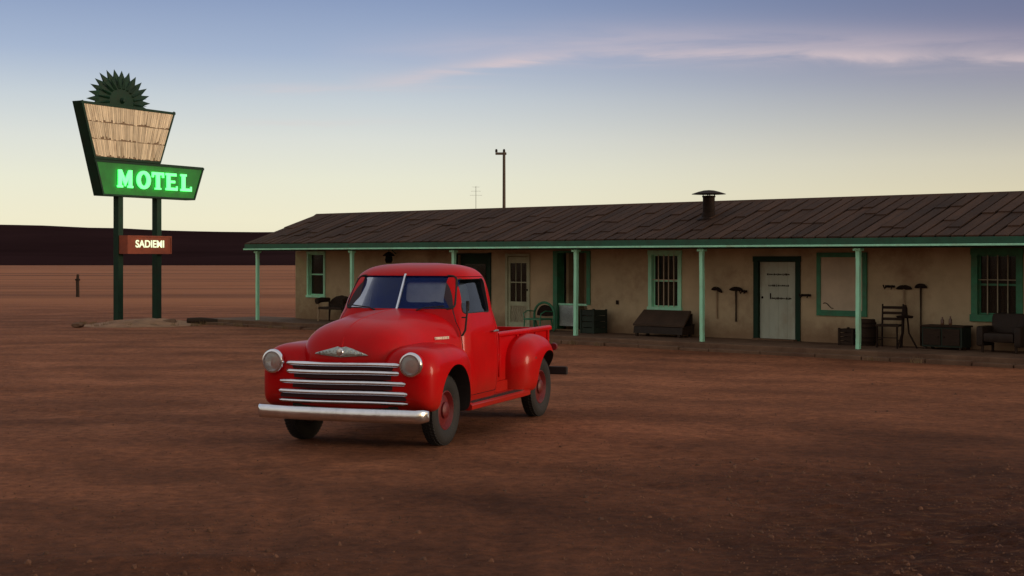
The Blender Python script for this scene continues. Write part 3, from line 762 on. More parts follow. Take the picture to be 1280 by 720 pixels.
# ------------------------------------------------------------------ motel sign
SX, SY = -11.56, 42.4
SROT = math.atan2(.88, .47)
def tp(px): r = (px-640)/F; return (r*SY-SX)/(.4711-.8821*r)
sign = thing('motel_sign', 'tall roadside sign with glowing green motel letters, pale panel and spiky crest', 'sign', (SX, SY, 0), SROT)
T2 = .17
for t_, top in ((0, 3.78), (tp(196), 3.78)):
    B().box(t_-.10, t_+.10, -.10, .10, -.2, top, bev=.008).build('post', M['dgreen'], sign)
    B().box(t_-.22, t_+.22, -.22, .22, -.1, .07, bev=.02).build('footing', M['concrete'], sign)
body = plate([(-1.47,6.40), (2.46,6.40), (1.80,4.79), (3.79,4.79), (3.36,3.74), (-.63,3.74)], -T2+.02, T2).build('cabinet', M['dgreen'], sign)
# dark rim standing proud around the faces
def rim(poly, y0, y1, w):
    n = len(poly); cx = sum(p[0] for p in poly)/n; cz = sum(p[1] for p in poly)/n
    b = B()
    for i in range(n):
        a = Vector(poly[i]); c = Vector(poly[(i+1) % n]); d = (c-a).normalized(); nn = Vector((-d.y, d.x))
        if nn.dot(Vector((cx, cz))-a) < 0: nn = -nn
        q = [a, c, c+nn*w-d*w*.0, a+nn*w]
        b.prism([(p.x, p.y) for p in q], lambda p: Vector((p[0], y0+i*.0007, p[1])), lambda p: Vector((p[0], y1, p[1])))
    return b
rim([(-1.47,6.40), (2.46,6.40), (1.80,4.79), (-.955,4.79)], -T2-.02, -T2+.019, .07).build('rim', M['dgreen'], sign)
rim([(-.945,4.76), (3.79,4.76), (3.36,3.74), (-.62,3.74)], -T2-.025, -T2+.019, .055).build('rim', M['dgreen'], sign)
up = plate([(-1.38,6.33), (2.36,6.33), (1.76,4.86), (-.90,4.86)], -T2-.004, -T2+.018)
up.build('upper_panel', M['face'], sign)
M['signgreen'] = mat('sign_green_enamel', (.004,.20,.022), .45, var=.2, scale=3, bump=.05)
plate([(-.885,4.705), (3.70,4.705), (3.31,3.795), (-.59,3.795)], -T2-.004, -T2+.018).build('lower_panel', M['signgreen'], sign)
# battens of the pale panel: vertical slats with ragged ends in three rows
b = B(); random.seed(3)
rows = [(6.32, 5.865), (5.84, 5.375), (5.35, 4.87)]
for za, zb in rows:
    n = 44
    def edge(z): s = (6.33-z)/1.47; return -1.38+.48*s, 2.36-.60*s
    for k in range(n):
        la, ra = edge(za); lb_, rb = edge(zb); q0, q1 = (k+.06)/n, (k+.94)/n
        zz = zb+random.uniform(-.02, .03)+(.05 if random.random() < .2 else 0); th = random.uniform(.006, .018)
        P = [(la+(ra-la)*q0, za), (la+(ra-la)*q1, za), (lb_+(rb-lb_)*q1, zz), (lb_+(rb-lb_)*q0, zz)]
        b.prism(P, lambda p: Vector((p[0], -T2-.006-th, p[1])), lambda p: Vector((p[0], -T2-.005, p[1])))
M['slat'] = mat('bleached_slats', (.70,.58,.41), .8, var=.18, scale=5, stretch=(3,1,.5), bump=.2, dirt=(.28,.18,.10), dirt_amt=.5, island=.22)
b.build('slats', M['slat'], sign)
# letters: slab-serif strokes on posts in front of the lower panel
Z0, Z1 = 4.00, 4.52
def letter(ch, t0, t1):
    w = t1-t0; H = Z1-Z0; s = .30*w if ch != 'M' else .20*w; hh = .10
    polys = []
    def rc(a, c, e, f): polys.append([(t0+a*w, Z0+e*H), (t0+c*w, Z0+e*H), (t0+c*w, Z0+f*H), (t0+a*w, Z0+f*H)])
    if ch == 'M':
        rc(.06,.26,0,1); rc(.74,.94,0,1); polys.append([(t0+.26*w,Z1),(t0+.26*w,Z1-.42*H),(t0+.50*w,Z0+.08*H),(t0+.50*w,Z0+.46*H)]); polys.append([(t0+.74*w,Z1),(t0+.50*w,Z0+.46*H),(t0+.50*w,Z0+.08*H),(t0+.74*w,Z1-.42*H)])
        rc(0,.06,0,.12); rc(.26,.34,0,.12); rc(.66,.74,0,.12); rc(.94,1,0,.12)
    if ch == 'T': rc(.36,.64,0,.84); rc(0,1,.84,1); rc(0,.12,.70,.84); rc(.88,1,.70,.84); rc(.25,.36,0,.1); rc(.64,.75,0,.1)
    if ch == 'E': rc(.1,.38,0,1); rc(.38,.95,0,.16); rc(.38,.80,.43,.58); rc(.38,.92,.84,1); rc(.95,1.02,0,.26); rc(0,.1,0,.12); rc(0,.1,.88,1)
    if ch == 'L': rc(.12,.42,0,1); rc(.42,.95,0,.16); rc(.95,1.03,0,.28); rc(0,.12,0,.12); rc(0,.12,.88,1); rc(.42,.54,.88,1)
    b = B(); ya, yb = -T2-.09, -T2-.045
    for p in polys: b.prism(p, lambda q: Vector((q[0], ya, q[1])), lambda q: Vector((q[0], yb, q[1])))
    if ch == 'O':
        n = 28; cx = (t0+t1)/2; cz = (Z0+Z1)/2
        R0 = [(cx+.5*w*math.cos(2*math.pi*k/n), cz+.52*H*math.sin(2*math.pi*k/n)) for k in range(n)]
        R1 = [(cx+.24*w*math.cos(2*math.pi*k/n), cz+.34*H*math.sin(2*math.pi*k/n)) for k in range(n)]
        vs = [Vector((p[0], y, p[1])) for y in (ya, yb) for Q in (R0, R1) for p in Q]; fs = []
        for k in range(n):
            k2 = (k+1) % n
            fs += [(k, k2, n+k2, n+k), (2*n+k, 3*n+k, 3*n+k2, 2*n+k2), (k, 2*n+k, 2*n+k2, k2), (n+k, n+k2, 3*n+k2, 3*n+k)]
        b.add(vs, fs)
    b.build('letter', M['neon'], sign)
for ch, a, c in (('M',145,164), ('O',169,186), ('T',188,202.5), ('E',205,219), ('L',223.5,236.5)): letter(ch, tp(a), tp(c))
# small rust-red box with lit lettering
sb = plate([(.42,2.60), (2.32,2.60), (2.32,2.06), (.42,2.06)], -.42, -.105).build('notice_box', M['rustbox'], sign)
rim([(.42,2.60), (2.32,2.60), (2.32,2.06), (.42,2.06)], -.435, -.421, .04).build('box_rim', M['rustbox'], sb)
def text(s, size, name, m, parent, loc, rot, width=None, extrude=.006):
    cu = D.curves.new(name, 'FONT'); cu.body = s; cu.size = size; cu.extrude = extrude; cu.offset = size*.02; cu.align_x = 'CENTER'; cu.align_y = 'CENTER'
    o = D.objects.new('tmp', cu); C.objects.link(o); bpy.context.view_layer.update()
    me = D.meshes.new_from_object(o.evaluated_get(bpy.context.evaluated_depsgraph_get())); D.objects.remove(o)
    me.materials.clear(); me.materials.append(m)
    q = D.objects.new(name, me); C.objects.link(q); q.parent = parent
    xs = [v.co.x for v in me.vertices]; w = max(xs)-min(xs)
    q.location = loc; q.rotation_euler = rot
    if width:
        k = width/w
        for v in me.vertices: v.co.x *= k
    return q
text('SADIEMI', .30, 'lettering', M['lit'], sb, (1.36, -.445, 2.345), (R(90),0,0), 1.22)

# spiky crest: domed disc with pointed rays
ck = D.objects.new('sunburst', None)
cx, cz = .30, 6.56
b = B(); n = 26; Rr, Rs = .66, .93
a0 = 0
ux = Vector((math.cos(a0), math.sin(a0), 0)); uy = Vector((-ux.y, ux.x, 0))
def P(x, y, z): return Vector((cx, .06, cz))+ux*x*1.42+uy*y*.8+Vector((0,0,z))
prof = [(0,.13),(.2,.125),(.36,.10),(.60,.06),(.69,.03),(.69,-.03),(.60,-.06),(.36,-.10),(0,-.13)]
rings = [[P(r*math.cos(2*math.pi*k/40), -h, r*math.sin(2*math.pi*k/40)) for k in range(40)] for r, h in prof]
b.loft(rings, cap=False)
crest = b.build('crest_disc', M['dgreen'], sign, True)
b = B(); random.seed(11)
for k in range(n):
    a = 2*math.pi*k/n; hw = math.pi/n*1.45; L_ = Rs+random.uniform(-.03,.03); a2 = a+.05
    for yy in (0,):
        p = [P(.60*math.cos(a-hw), -.045, .60*math.sin(a-hw)), P(.60*math.cos(a+hw), -.045, .60*math.sin(a+hw)), P(L_*math.cos(a2), 0, L_*math.sin(a2)),
             P(.60*math.cos(a-hw), .045, .60*math.sin(a-hw)), P(.60*math.cos(a+hw), .045, .60*math.sin(a+hw)), P(.68*math.cos(a), -.06, .68*math.sin(a)), P(.68*math.cos(a), .06, .68*math.sin(a))]
        b.add(p, [(0,5,2), (5,1,2), (3,2,6), (6,2,4), (0,2,3), (1,4,2), (0,1,5), (3,6,4), (0,3,4,1)])
for k in range(20):
    a = 2*math.pi*(k+.5)/20; a2 = a+.05; q = .34; hw = .17
    b.add([P(q*math.cos(a-hw), -.085, q*math.sin(a-hw)), P(q*math.cos(a+hw), -.085, q*math.sin(a+hw)), P(.74*math.cos(a2), -.16, .74*math.sin(a2)), P((q+.03)*math.cos(a), -.16, (q+.03)*math.sin(a))], [(0,3,2), (3,1,2), (0,2,1), (0,1,3)])
b.build('ray_points', M['dgreen'], crest)
D.objects.remove(ck)
b = B(); b.lathe([(0,-.21),(.05,-.20),(.07,-.15),(.09,-.12)], Matrix.Translation(P(0,0,0)) @ Matrix.Rotation(a0, 4, 'Z') @ Matrix.Rotation(R(-90), 4, 'X'), 16); b.build('hub', M['dgreen'], crest, True)

for o_ in sign.children:
    if not o_.name.startswith(('post', 'footing')): o_.location.x = -.5 if o_.name.startswith('notice_box') else -.19

# dirt mound at the sign foot
def mound(cx, cy, rx, ry, h, ang):
    vs, fs = [(0,0,h)], []; nr, na = 14, 56
    for i in range(1, nr+1):
        q = i/nr
        for k in range(na):
            a = 2*math.pi*k/na; rr = q*(1+.18*noise.noise(Vector((math.cos(a)*1.5, math.sin(a)*1.5, 2))))
            x, y = rx*rr*math.cos(a), ry*rr*math.sin(a)
            z = h*(1-smooth01(.15, 1, q))+(1-q)*.05*noise.noise(Vector((x*3, y*3, 4)))-(.03 if i == nr else 0)
            vs.append((x, y, z))
    for k in range(na): fs.append((0, 1+k, 1+(k+1) % na))
    for i in range(nr-1):
        for k in range(na): a = 1+i*na+k; b_ = 1+i*na+(k+1) % na; fs.append((a, a+na, b_+na, b_))
    me = D.meshes.new('mound'); me.from_pydata(vs, [], fs); me.polygons.foreach_set('use_smooth', [True]*len(fs))
    me.materials.append(mat('pale_dirt', (.27,.145,.075), .95, var=.35, scale=3, bump=.6, bscale=14))
    o = D.objects.new('dirt_mound', me); C.objects.link(o); o.location = (cx, cy, -.005); o.rotation_euler.z = ang; o['kind'] = 'structure'
mound(-10.75, 42.3, 1.9, 1.5, .16, R(12))

# dry tufts around the mound and porch edge, one stuff object
def tufts():
    vs, fs = [], []
    random.seed(9)
    spots = [(random.uniform(-12.6,-8.6), random.uniform(41.0,43.6)) for _ in range(26)]
    spots += [(OX+u*UX-.75*NX, OY+u*UY-.75*NY) for u in [random.uniform(-2, 22) for _ in range(16)]]
    for x, y in spots:
        for k in range(16):
            a = random.uniform(0, 6.28); h = random.uniform(.05,.15); l = random.uniform(.02,.09); w = .006
            bx_, by = x+random.gauss(0,.06), y+random.gauss(0,.06); b0 = len(vs)
            vs += [(bx_-w, by, 0), (bx_+w, by, 0), (bx_+l*math.cos(a), by+l*math.sin(a), h)]; fs.append((b0, b0+1, b0+2))
    me = D.meshes.new('dry_grass'); me.from_pydata(vs, [], fs); me.materials.append(mat('straw', (.20,.13,.06), .9, bump=0))
    o = D.objects.new('dry_grass', me); C.objects.link(o); o['kind'] = 'stuff'
tufts()

# ------------------------------------------------------------------ poles
t = thing('utility_pole', 'thin utility pole with short crossarm rising behind the motel roof', 'pole', (-.33, 60, 0), 0)
B().tube([(0,0,-.3), (0,0,6.35)], [.085,.06], 10).build('pole', M['pole'], t, True)
B().box(-.36, .10, -.05, .05, 6.22, 6.32, bev=.01).build('crossarm', M['pole'], t)
for ix in (0, -.32): B().lathe([(0,0),(.05,0),(.05,.08),(.03,.13),(0,.13)], Matrix.Translation((ix,0,6.33)), 10).build('insulator', M['iron'], t, True)
t = thing('roof_antenna', 'faint thin antenna standing behind the motel ridge', 'antenna', (-2.2, 88, 0), 0)
B().tube([(0,0,-.2), (0,0,6.3)], [.022,.014], 6).build('mast', M['pole'], t, True)
b = B()
for z, w in ((6.25,.22), (6.0,.3), (5.75,.38)): b.cyl((-w,0,z), (w,0,z), .006, seg=5)
b.build('aerial_rods', M['pole'], t, True)
t = thing('fence_post', 'short dark wooden post alone on the red plain left of the sign', 'post', (-21.6, 71.8, 0), R(10))
B().tube([(0,0,-.2), (.01,0,.2), (0,0,.75), (.015,0,1.12)], [.10,.085,.085,.06], 9).build('shaft', M['wood'], t, True)
B().lathe([(.085,.80),(.125,.81),(.125,.89),(.085,.90)], None, 10).build('band', M['iron'], t, True)

# ------------------------------------------------------------------ truck
truck = thing('pickup_truck', 'old rounded red pickup truck with chrome grille bars parked on the dirt yard', 'truck', (-.975, 16.76, 0), math.atan2(-.936, -.353))
# cab: horizontal sections
ZC = [.34,.50,.80,1.10,1.28,1.36,1.52,1.68,1.76,1.82,1.865,1.888]
XF = [.96,.96,.96,.95,.91,.87,.79,.69,.62,.52,.37,.20]
XR = [-.28,-.30,-.33,-.35,-.34,-.33,-.31,-.27,-.215,-.13,.02,.11]
WD = [.80,.83,.845,.83,.79,.770,.745,.71,.675,.61,.47,.18]
NN = [6,6,6,5.5,5,4.6,4.2,3.8,3.5,3.2,2.8,2.3]
def cab(z):
    xf, xr, w, n = (pchip(ZC, A, z) for A in (XF, XR, WD, NN)); return (xf+xr)/2, (xf-xr)/2, w, n
def cab_ring(z, seg=112, inset=0):
    xc, lx, w, n = cab(z); lx -= inset; w -= inset; pts = []
    for k in range(seg):
        a = 2*math.pi*(k+.5)/seg; pts.append(Vector((xc+lx*spow(math.cos(a), 2/n), w*spow(math.sin(a), 2/n), z)))
    return pts
def cab_y(x, z):
    xc, lx, w, n = cab(z); q = min(1, abs((x-xc)/lx)); return w*(1-q**n)**(1/n)
def cab_x(y, z, s=1):
    xc, lx, w, n = cab(z); q = min(1, abs(y/w)); return xc+s*lx*(1-q**n)**(1/n)
zs = [.34+.03*i for i in range(47)]+[1.745+.012*i for i in range(10)]+[1.864, 1.871, 1.877, 1.882, 1.885, 1.888]
outer = [cab_ring(z) for z in zs]
zin = [z for z in zs if z < 1.83]
inner = [[Vector((p.x, p.y, z)) for p in cab_ring(z, inset=.04)] for z in zin]
b = B(); n = 112
vs = [p for r in outer for p in r]+[p for r in inner for p in r]
fs = []; mats_ = []
no, ni = len(outer), len(inner)
for i in range(no-1):
    for k in range(n): a = i*n+k; c = i*n+(k+1) % n; fs.append((a, c, c+n, a+n))
fs.append(tuple((no-1)*n+k for k in range(n)))
nf_outer = len(fs)
o_ = no*n
for i in range(ni-1):
    for k in range(n): a = o_+i*n+k; c = o_+i*n+(k+1) % n; fs.append((a, a+n, c+n, c))
fs.append(tuple(o_+(ni-1)*n+k for k in range(n))[::-1])
for k in range(n): fs.append((k, o_+k, o_+(k+1) % n, (k+1) % n))
me = D.meshes.new('cab'); me.from_pydata(vs, [], fs); me.materials.append(M['red']); me.materials.append(M['cabin'])
for i, p in enumerate(me.polygons): p.material_index = 0 if i < nf_outer else 1
cabo = D.objects.new('cab', me); C.objects.link(cabo)
def cutter_x(poly, x0, x1): return B().prism(poly, lambda p: Vector((x0, p[0], p[1])), lambda p: Vector((x1, p[0], p[1]))).build('cut', M['cabin'])
def cutter_y(poly, y0, y1): return B().prism(poly, lambda p: Vector((p[0], y0, p[1])), lambda p: Vector((p[0], y1, p[1]))).build('cut', M['cabin'])
def round_poly(poly, r, seg=5):
    out = []; n = len(poly)
    for i in range(n):
        a, p, c = Vector(poly[i-1]), Vector(poly[i]), Vector(poly[(i+1) % n])
        d0 = (a-p).normalized(); d1 = (c-p).normalized()
        for k in range(seg+1):
            t = k/seg; q = (p+d0*r)*(1-t)**2+p*2*t*(1-t)+(p+d1*r)*t*t; out.append((q.x, q.y))
    return out
WS = round_poly([(-.665,1.387), (.665,1.387), (.598,1.748), (-.598,1.748)], .07)
SW = round_poly([(.03,1.335), (.715,1.335), (.585,1.712), (.045,1.712)], .05)
RW = round_poly([(-.42,1.42), (.42,1.42), (.38,1.66), (-.38,1.66)], .06)
DOOR = lambda g: round_poly([(-.07-g,.44-g), (.84+g,.44-g), (.835+g,1.26), (.63+g,1.735+g), (-.01-g,1.735+g), (-.07-g,1.45)], .05)
door_src = D.objects.new('door', cabo.data.copy()); C.objects.link(door_src)
boolean(door_src, cutter_y([(p[0]+.0011, p[1]+.0007) for p in DOOR(-.0035)], .5137, 1.213), 'INTERSECT')
door_r = D.objects.new('door', cabo.data.copy()); C.objects.link(door_r)
boolean(door_r, cutter_y(DOOR(-.0035), -1.21, -.513), 'INTERSECT')
boolean(cabo, cutter_y([(p[0]+.0011, p[1]+.0007) for p in DOOR(.0035)], .5137, 1.213)); boolean(cabo, cutter_y(DOOR(.0035), -1.21, -.513))
boolean(door_src, cutter_y(SW, .3, 1.1)); boolean(door_r, cutter_y(SW, -1.1, -.3))
boolean(cabo, cutter_x(WS, .433, 1.2)); boolean(cabo, cutter_x(RW, -.7, .05))
for o in (cabo, door_src, door_r): shade(o.data, 42); o.parent = truck
# belt crease bead on doors is left plain; handles
for o, s in ((door_src, 1), (door_r, -1)):
    yy = s*cab_y(.06, 1.12)
    B().tube([(.0, yy+s*.01, 1.12), (.0, yy+s*.045, 1.12), (.03, yy+s*.05, 1.12), (.14, yy+s*.048, 1.118)], [.012,.011,.012,.009], 8).build('handle', M['pewter'], o, True)
    # glass
    vs = [(x, s*(cab_y(x, z)-.022), z) for x, z in ((.012,1.315), (.735,1.315), (.59,1.725), (.022,1.725))]; fs = [(0,1,2,3)]
    m2 = D.meshes.new('window_glass'); m2.from_pydata(vs, [], fs); m2.polygons.foreach_set('use_smooth', [True]*len(fs)); m2.materials.append(M['sideglass'] if s > 0 else M['litpane'])
    q = D.objects.new('window_glass', m2); C.objects.link(q); q.parent = o
    pts = [Vector((p[0], s*(cab_y(p[0], p[1])-.002), p[1])) for p in SW]; pts.append(pts[0]); 
    B().tube(pts, .008, 6, cap=False).build('window_seal', M['black'], o, True)
# windscreen
for s in (-1, 1):
    XA, XB_ = cab(1.385), cab(1.752); xa, xb = XA[0]+XA[1], XB_[0]+XB_[1]
    def wx(y, z): return xa+(xb-xa)*(z-1.385)/.367-.018-.10*(abs(y)/.68)
    vs = []
    for k_ in range(17):
        f_ = 1-(1-k_/16)**1.6; yb_, yt_ = .002+.672*f_, .002+.606*f_
        vs += [(cab_x(yb_, 1.375)-.022, s*yb_, 1.372), (cab_x(yt_, 1.758)-.022, s*yt_, 1.762)]
    fs = [(2*k_, 2*k_+2, 2*k_+3, 2*k_+1) for k_ in range(16)]
    m2 = D.meshes.new('windscreen_pane'); m2.from_pydata(vs, [], fs); m2.polygons.foreach_set('use_smooth', [True]*len(fs)); m2.materials.append(M['glass'])
    q = D.objects.new('windscreen_pane', m2); C.objects.link(q); q.parent = truck
pts = [Vector((cab_x(p[0], p[1])-.001, p[0], p[1])) for p in WS]; pts.append(pts[0])
B().tube(pts, .012, 6, cap=False).build('windscreen_seal', M['black'], truck, True)
b = B(); b.tube([(wx(0, z)+.010, 0, z) for z in (1.36, 1.56, 1.765)], .014, 8); b.build('windscreen_divider', M['chrome'], truck, True)
ys = [-.46+.92*i/8 for i in range(9)]; zz = [1.40+.26*j/4 for j in range(5)]
vs = [(cab_x(y, z, -1)+.022, y, z) for z in zz for y in ys]; fs = [(j*9+i, j*9+i+1, j*9+i+10, j*9+i+9) for j in range(4) for i in range(8)]
m2 = D.meshes.new('rear_window'); m2.from_pydata(vs, [], fs); m2.materials.append(M['rearlitpane']); q = D.objects.new('rear_window', m2); C.objects.link(q); q.parent = truck
# wipers
for s in (-1, 1):
    B().tube([(cab_x(s*.25, 1.37)+.02, s*.25, 1.372), (cab_x(s*.3, 1.40)+.022, s*.34, 1.40), (cab_x(s*.5, 1.43)+.018, s*.56, 1.42)], [.009,.006,.008], 6).build('wiper', M['black'], truck, True)
# interior
B().box(-.22, .18, -.66, .66, .62, .80, bev=.05).build('seat', M['leather'], truck, True)
B().box(-.26, -.12, -.66, .66, .78, 1.22, bev=.05).build('seat_back', M['leather'], truck, True)
B().box(.58, .74, -.60, .60, 1.16, 1.335, bev=.03).build('dashboard', M['cabin'], truck, True)
b = B(); mt = Matrix.Translation((.50, .36, 1.28)) @ Matrix.Rotation(R(-58), 4, 'Y')
b.tube([mt @ Vector((.20*math.cos(R(a)), .20*math.sin(R(a)), 0)) for a in range(0, 361, 15)], .012, 6, cap=False)
for a in (90, 210, 330): b.cyl(mt @ Vector((0,0,0)), mt @ Vector((.2*math.cos(R(a)), .2*math.sin(R(a)), 0)), .009, seg=6)
b.cyl(mt @ Vector((0,0,.01)), (.82,.36,.95), .02, seg=8); b.build('steering_wheel', M['black'], truck, True)
B().box(-.34, .97, -.70, .70, .36, .42).build('cab_floor', M['under'], truck)

# hood
HX0, HX1, HXE = .84, 1.50, 2.185
def hood_dim(x):
    w = pchip([.84,1.1,1.5,1.9], [.775,.715,.625,.60], x); h = pchip([.84,1.0,1.25,1.5,1.8,2.2], [1.375,1.372,1.352,1.325,1.295,1.27], x)
    zb = .86
    if x > HX1:
        t = min(1, (x-HX1)/(HXE-HX1)); cw = (1-t**3.6)**(1/3.0); chh = (1-t**3.0)**(1/2.6)
        w *= max(cw, .001); h = zb+(h-zb)*max(chh, .001)
    return w, h, zb
def hood_ring(x, seg=48):
    w, h, zb = hood_dim(x); pts = []; nn = 2.95
    for k in range(seg+1):
        a = math.pi*k/seg; c, s = math.cos(a), math.sin(a)
        crease = .012*math.exp(-(c/.05)**2)*(1 if h-zb > .2 else 0)
        pts.append(Vector((x, w*spow(c, 2/nn), zb+(h-zb)*abs(s)**(2/nn)+crease)))
    return pts
def hood_x(y, z):
    lo, hi = HX0, HXE
    for _ in range(40):
        m_ = (lo+hi)/2; w, h, zb = hood_dim(m_)
        v = (abs(y)/w)**2.95+(max(0, z-zb)/(h-zb))**2.95
        if v > 1: hi = m_
        else: lo = m_
    return lo
xs = [.84+.66*i/18 for i in range(19)]+[HX1+(HXE-HX1)*math.sin(math.pi/2*i/34) for i in range(1, 35)]
xs[-1] = HXE-.0002
b = B()
rings = []
for x in xs:
    r = hood_ring(x); w, h, zb = hood_dim(x)
    low = .62 if x < 2.0 else .86
    dz_ = .05 if x < 2.0 else .004
    rings.append([Vector((x, r[0].y*1.0, zb-dz_))]+r+[Vector((x, r[-1].y, zb-dz_))])
b.loft(rings, closed=True, cap=True)
hood = b.build('hood', M['red'], truck, True, ang=50)
# cowl between hood and cab
b = B()
w, h, zb = hood_dim(.84)
r0 = [Vector((.74, p.y*1.0, p.z-.004)) for p in hood_ring(.84)]; r1 = [Vector((.835, p.y, p.z-.004)) for p in hood_ring(.84)]
b.loft([r0, r1], closed=True, cap=True); b.build('cowl', M['red'], truck, True)
# hood side seam moulding and badge
zb_ = 1.175
def hood_side_y(x, z):
    w, h, zb = hood_dim(x); return w*(1-min(1, max(0, (z-zb)/(h-zb)))**2.95)**(1/2.95)
for s in (1, -1):
    b = B(); 
    for k in range(8):
        x0 = 1.045+.030*k; yy = hood_side_y(x0, 1.09)
        b.box(x0, x0+.022, s*yy-.008, s*yy+.010, 1.075, 1.105, bev=.003)
    yy = hood_side_y(1.16, 1.09); b.box(1.04, 1.285, s*yy-.012, s*yy+.004, 1.083, 1.093)
    b.build('side_badge', M['badge'], hood)
# nose emblem: winged plate
poly_t = [(-.30,-.028), (-.27,-.012), (-.12,.040), (-.045,.058), (0,.046), (.045,.058), (.12,.036), (.29,-.008), (.31,-.02), (.1,-.042), (0,-.05), (-.12,-.040)]
b = B(); zc = .985
def EP(p, off): y, z = -p[0], zc+p[1]; return Vector((hood_x(y, z)+off, y, z))
cen = (0, 0)
nP = 48; prof = []
tot = len(poly_t)
dense = []
for i in range(tot):
    a, c = poly_t[i], poly_t[(i+1) % tot]
    for k in range(5): dense.append((a[0]+(c[0]-a[0])*k/5, a[1]+(c[1]-a[1])*k/5))
r_out = [EP(p, -.004) for p in dense]; r_mid = [EP(p, .012) for p in dense]
r_in = [EP((p[0]*.80, p[1]*.55), .022) for p in dense]; r_c = [EP((p[0]*.4, p[1]*.1), .026) for p in dense]
b.loft([r_out, r_mid, r_in, r_c], cap=True)
for k in range(-6, 7):
    if k: 
        p0 = (k*.042, -.02); p1 = (k*.040, .03-.03*abs(k)/6); b.cyl(EP(p0, .018), EP(p1, .024), .0065, seg=6)
rid = B(); rid.tube([(x, 0, sum(hood_dim(x)[1:2])+.006) for x in [.86+.05*i for i in range(23)]]+[(hood_x(0, z)+.002, 0, z) for z in (1.17,1.12,1.08,1.04)], .009, 7); rid.build('hood_ridge', M['red'], hood, True)
b.build('nose_emblem', M['pewter'], hood, True, ang=25)
B().lathe([(0,.012),(.035,.01),(.042,0),(.042,-.01)], Matrix.Translation(EP((0,0), .026)) @ Matrix.Rotation(R(90), 4, 'Y'), 20).build('emblem_boss', M['chrome'], hood, True)

# front fenders
def fender(side, front=True):
    rings = []; seg = 60
    if front:
        X2, X1, X0, XB = 2.165, 1.80, 1.12, .80
        xs = [X2-(X2-X1)*(1-math.cos(math.pi/2*i/22)) for i in range(23)]+[X1-(X1-X0)*i/16 for i in range(1, 17)]+[X0-(X0-XB)*math.sin(math.pi/2*i/18) for i in range(1, 19)]
        xs[0] -= .0003; xs[-1] += .0003
        for x in xs:
            zt = pchip([.8,1.0,1.25,1.5,1.75,2.2], [.95,1.005,1.045,1.06,1.055,1.03], x)
            zb = pchip([.8,1.2,1.45,1.7,2.2], [.30,.30,.33,.37,.39], x); yo = pchip([.8,1.1,1.4,2.2], [.955,.975,1.0,1.0], x); yi = .42
            k = 1; kz = 1
            if x > X1: t = (x-X1)/(X2-X1); k = (1-t**3.4)**(1/2.8); kz = (1-t**3.8)**(1/3.2)
            if x < X0: t = (X0-x)/(X0-XB); k = (1-t**2.2)**(1/2.2); kz = (1-t**2.6)**(1/2.6)*.25+.75
            k = max(k, .002); kz = max(kz, .002)
            yc = yi+(yo-yi)*.45; a = (yo-yc)*k; zc_ = zb+(zt-zb)*.5; hz = (zt-zb)*.5*kz
            nn = 2.9; ring = []
            for q in range(seg):
                an = 2*math.pi*q/seg
                # flatter sides, rounder top
                cy, sz = math.cos(an), math.sin(an); n2 = nn if sz > 0 else 6
                ring.append(Vector((x, side*(yc+a*spow(cy, 2/n2)), zc_+hz*spow(sz, 2/n2))))
            rings.append(ring)
        arch = (1.475, .395, .445)
    else:
        X2, X1, X0, XB = -.72, -1.15, -1.50, -1.90
        xs = [X2-(X2-X1)*(1-math.cos(math.pi/2*i/20)) for i in range(21)]+[X1-(X1-X0)*i/10 for i in range(1, 11)]+[X0-(X0-XB)*math.sin(math.pi/2*i/18) for i in range(1, 19)]
        xs[0] -= .0003; xs[-1] += .0003
        for x in xs:
            zt = pchip([-1.95,-1.6,-1.35,-1.1,-.7], [.90,.995,1.02,1.0,.93], x); zb = .33; yo = .985; yi = .55
            k = 1; kz = 1
            if x > X1: t = (x-X1)/(X2-X1); k = (1-t**2.3)**(1/2.3); kz = (1-t**3.2)**(1/2.6)*.45+.55
            if x < X0: t = (X0-x)/(X0-XB); k = (1-t**2.3)**(1/2.3); kz = (1-t**2.6)**(1/2.6)*.5+.5
            k = max(k, .002); kz = max(kz, .002)
            yc = .68; a = (yo-yc)*k; zc_ = zb+(zt-zb)*.5*kz if x > X1 else zb+(zt-zb)*.5; hz = (zt-zb)*.5*kz
            ring = []
            for q in range(seg):
                an = 2*math.pi*q/seg; cy, sz = math.cos(an), math.sin(an); n2 = 2.7 if sz > 0 else 5
                ring.append(Vector((x, side*(yc+a*spow(cy, 2/n2)), zc_+hz*spow(sz, 2/n2))))
            rings.append(ring)
        arch = (-1.475, .375, .435)
    b = B().loft(rings); o = b.build('fender', M['red'], None)
    # wheel arch
    ax, az, ar = arch; pts = [(ax+ar*math.cos(R(a)), az+ar*math.sin(R(a))) for a in range(0, 181, 6)]+[(ax-ar*1.0, -.2), (ax+ar*1.0, -.2)]
    y0, y1 = (.50, 1.3) if side > 0 else (-1.3, -.50)
    ct = cutter_y(pts, y0, y1); boolean(o, ct)
    # hollow rear face of the arch is lined with a dark well
    shade(o.data, 40); o.parent = truck
    me = o.data; me.materials.append(M['under']) if len(me.materials) < 2 else None
    for p in me.polygons:
        c = p.center; d = math.hypot(c.x-ax, c.z-az)
        if (c.z >= az and abs(d-ar) < .006 and abs(p.normal.y) < .3) or (c.z < az and abs(abs(c.x-ax)-ar) < .004 and abs(p.normal.x) > .9) or (abs(abs(c.y)-.50) < .004 and abs(p.normal.y) > .9):
            if abs(c.y) < (.93): p.material_index = 1 if me.materials[1] else 0
    # rolled lip
    lip = []
    for a in range(-38, 219, 4):
        x = ax+ar*math.cos(R(a)); z = az+ar*math.sin(R(a))
        lip.append((x, z))
    return o
for s in (1, -1): fender(s, True); fender(s, False)

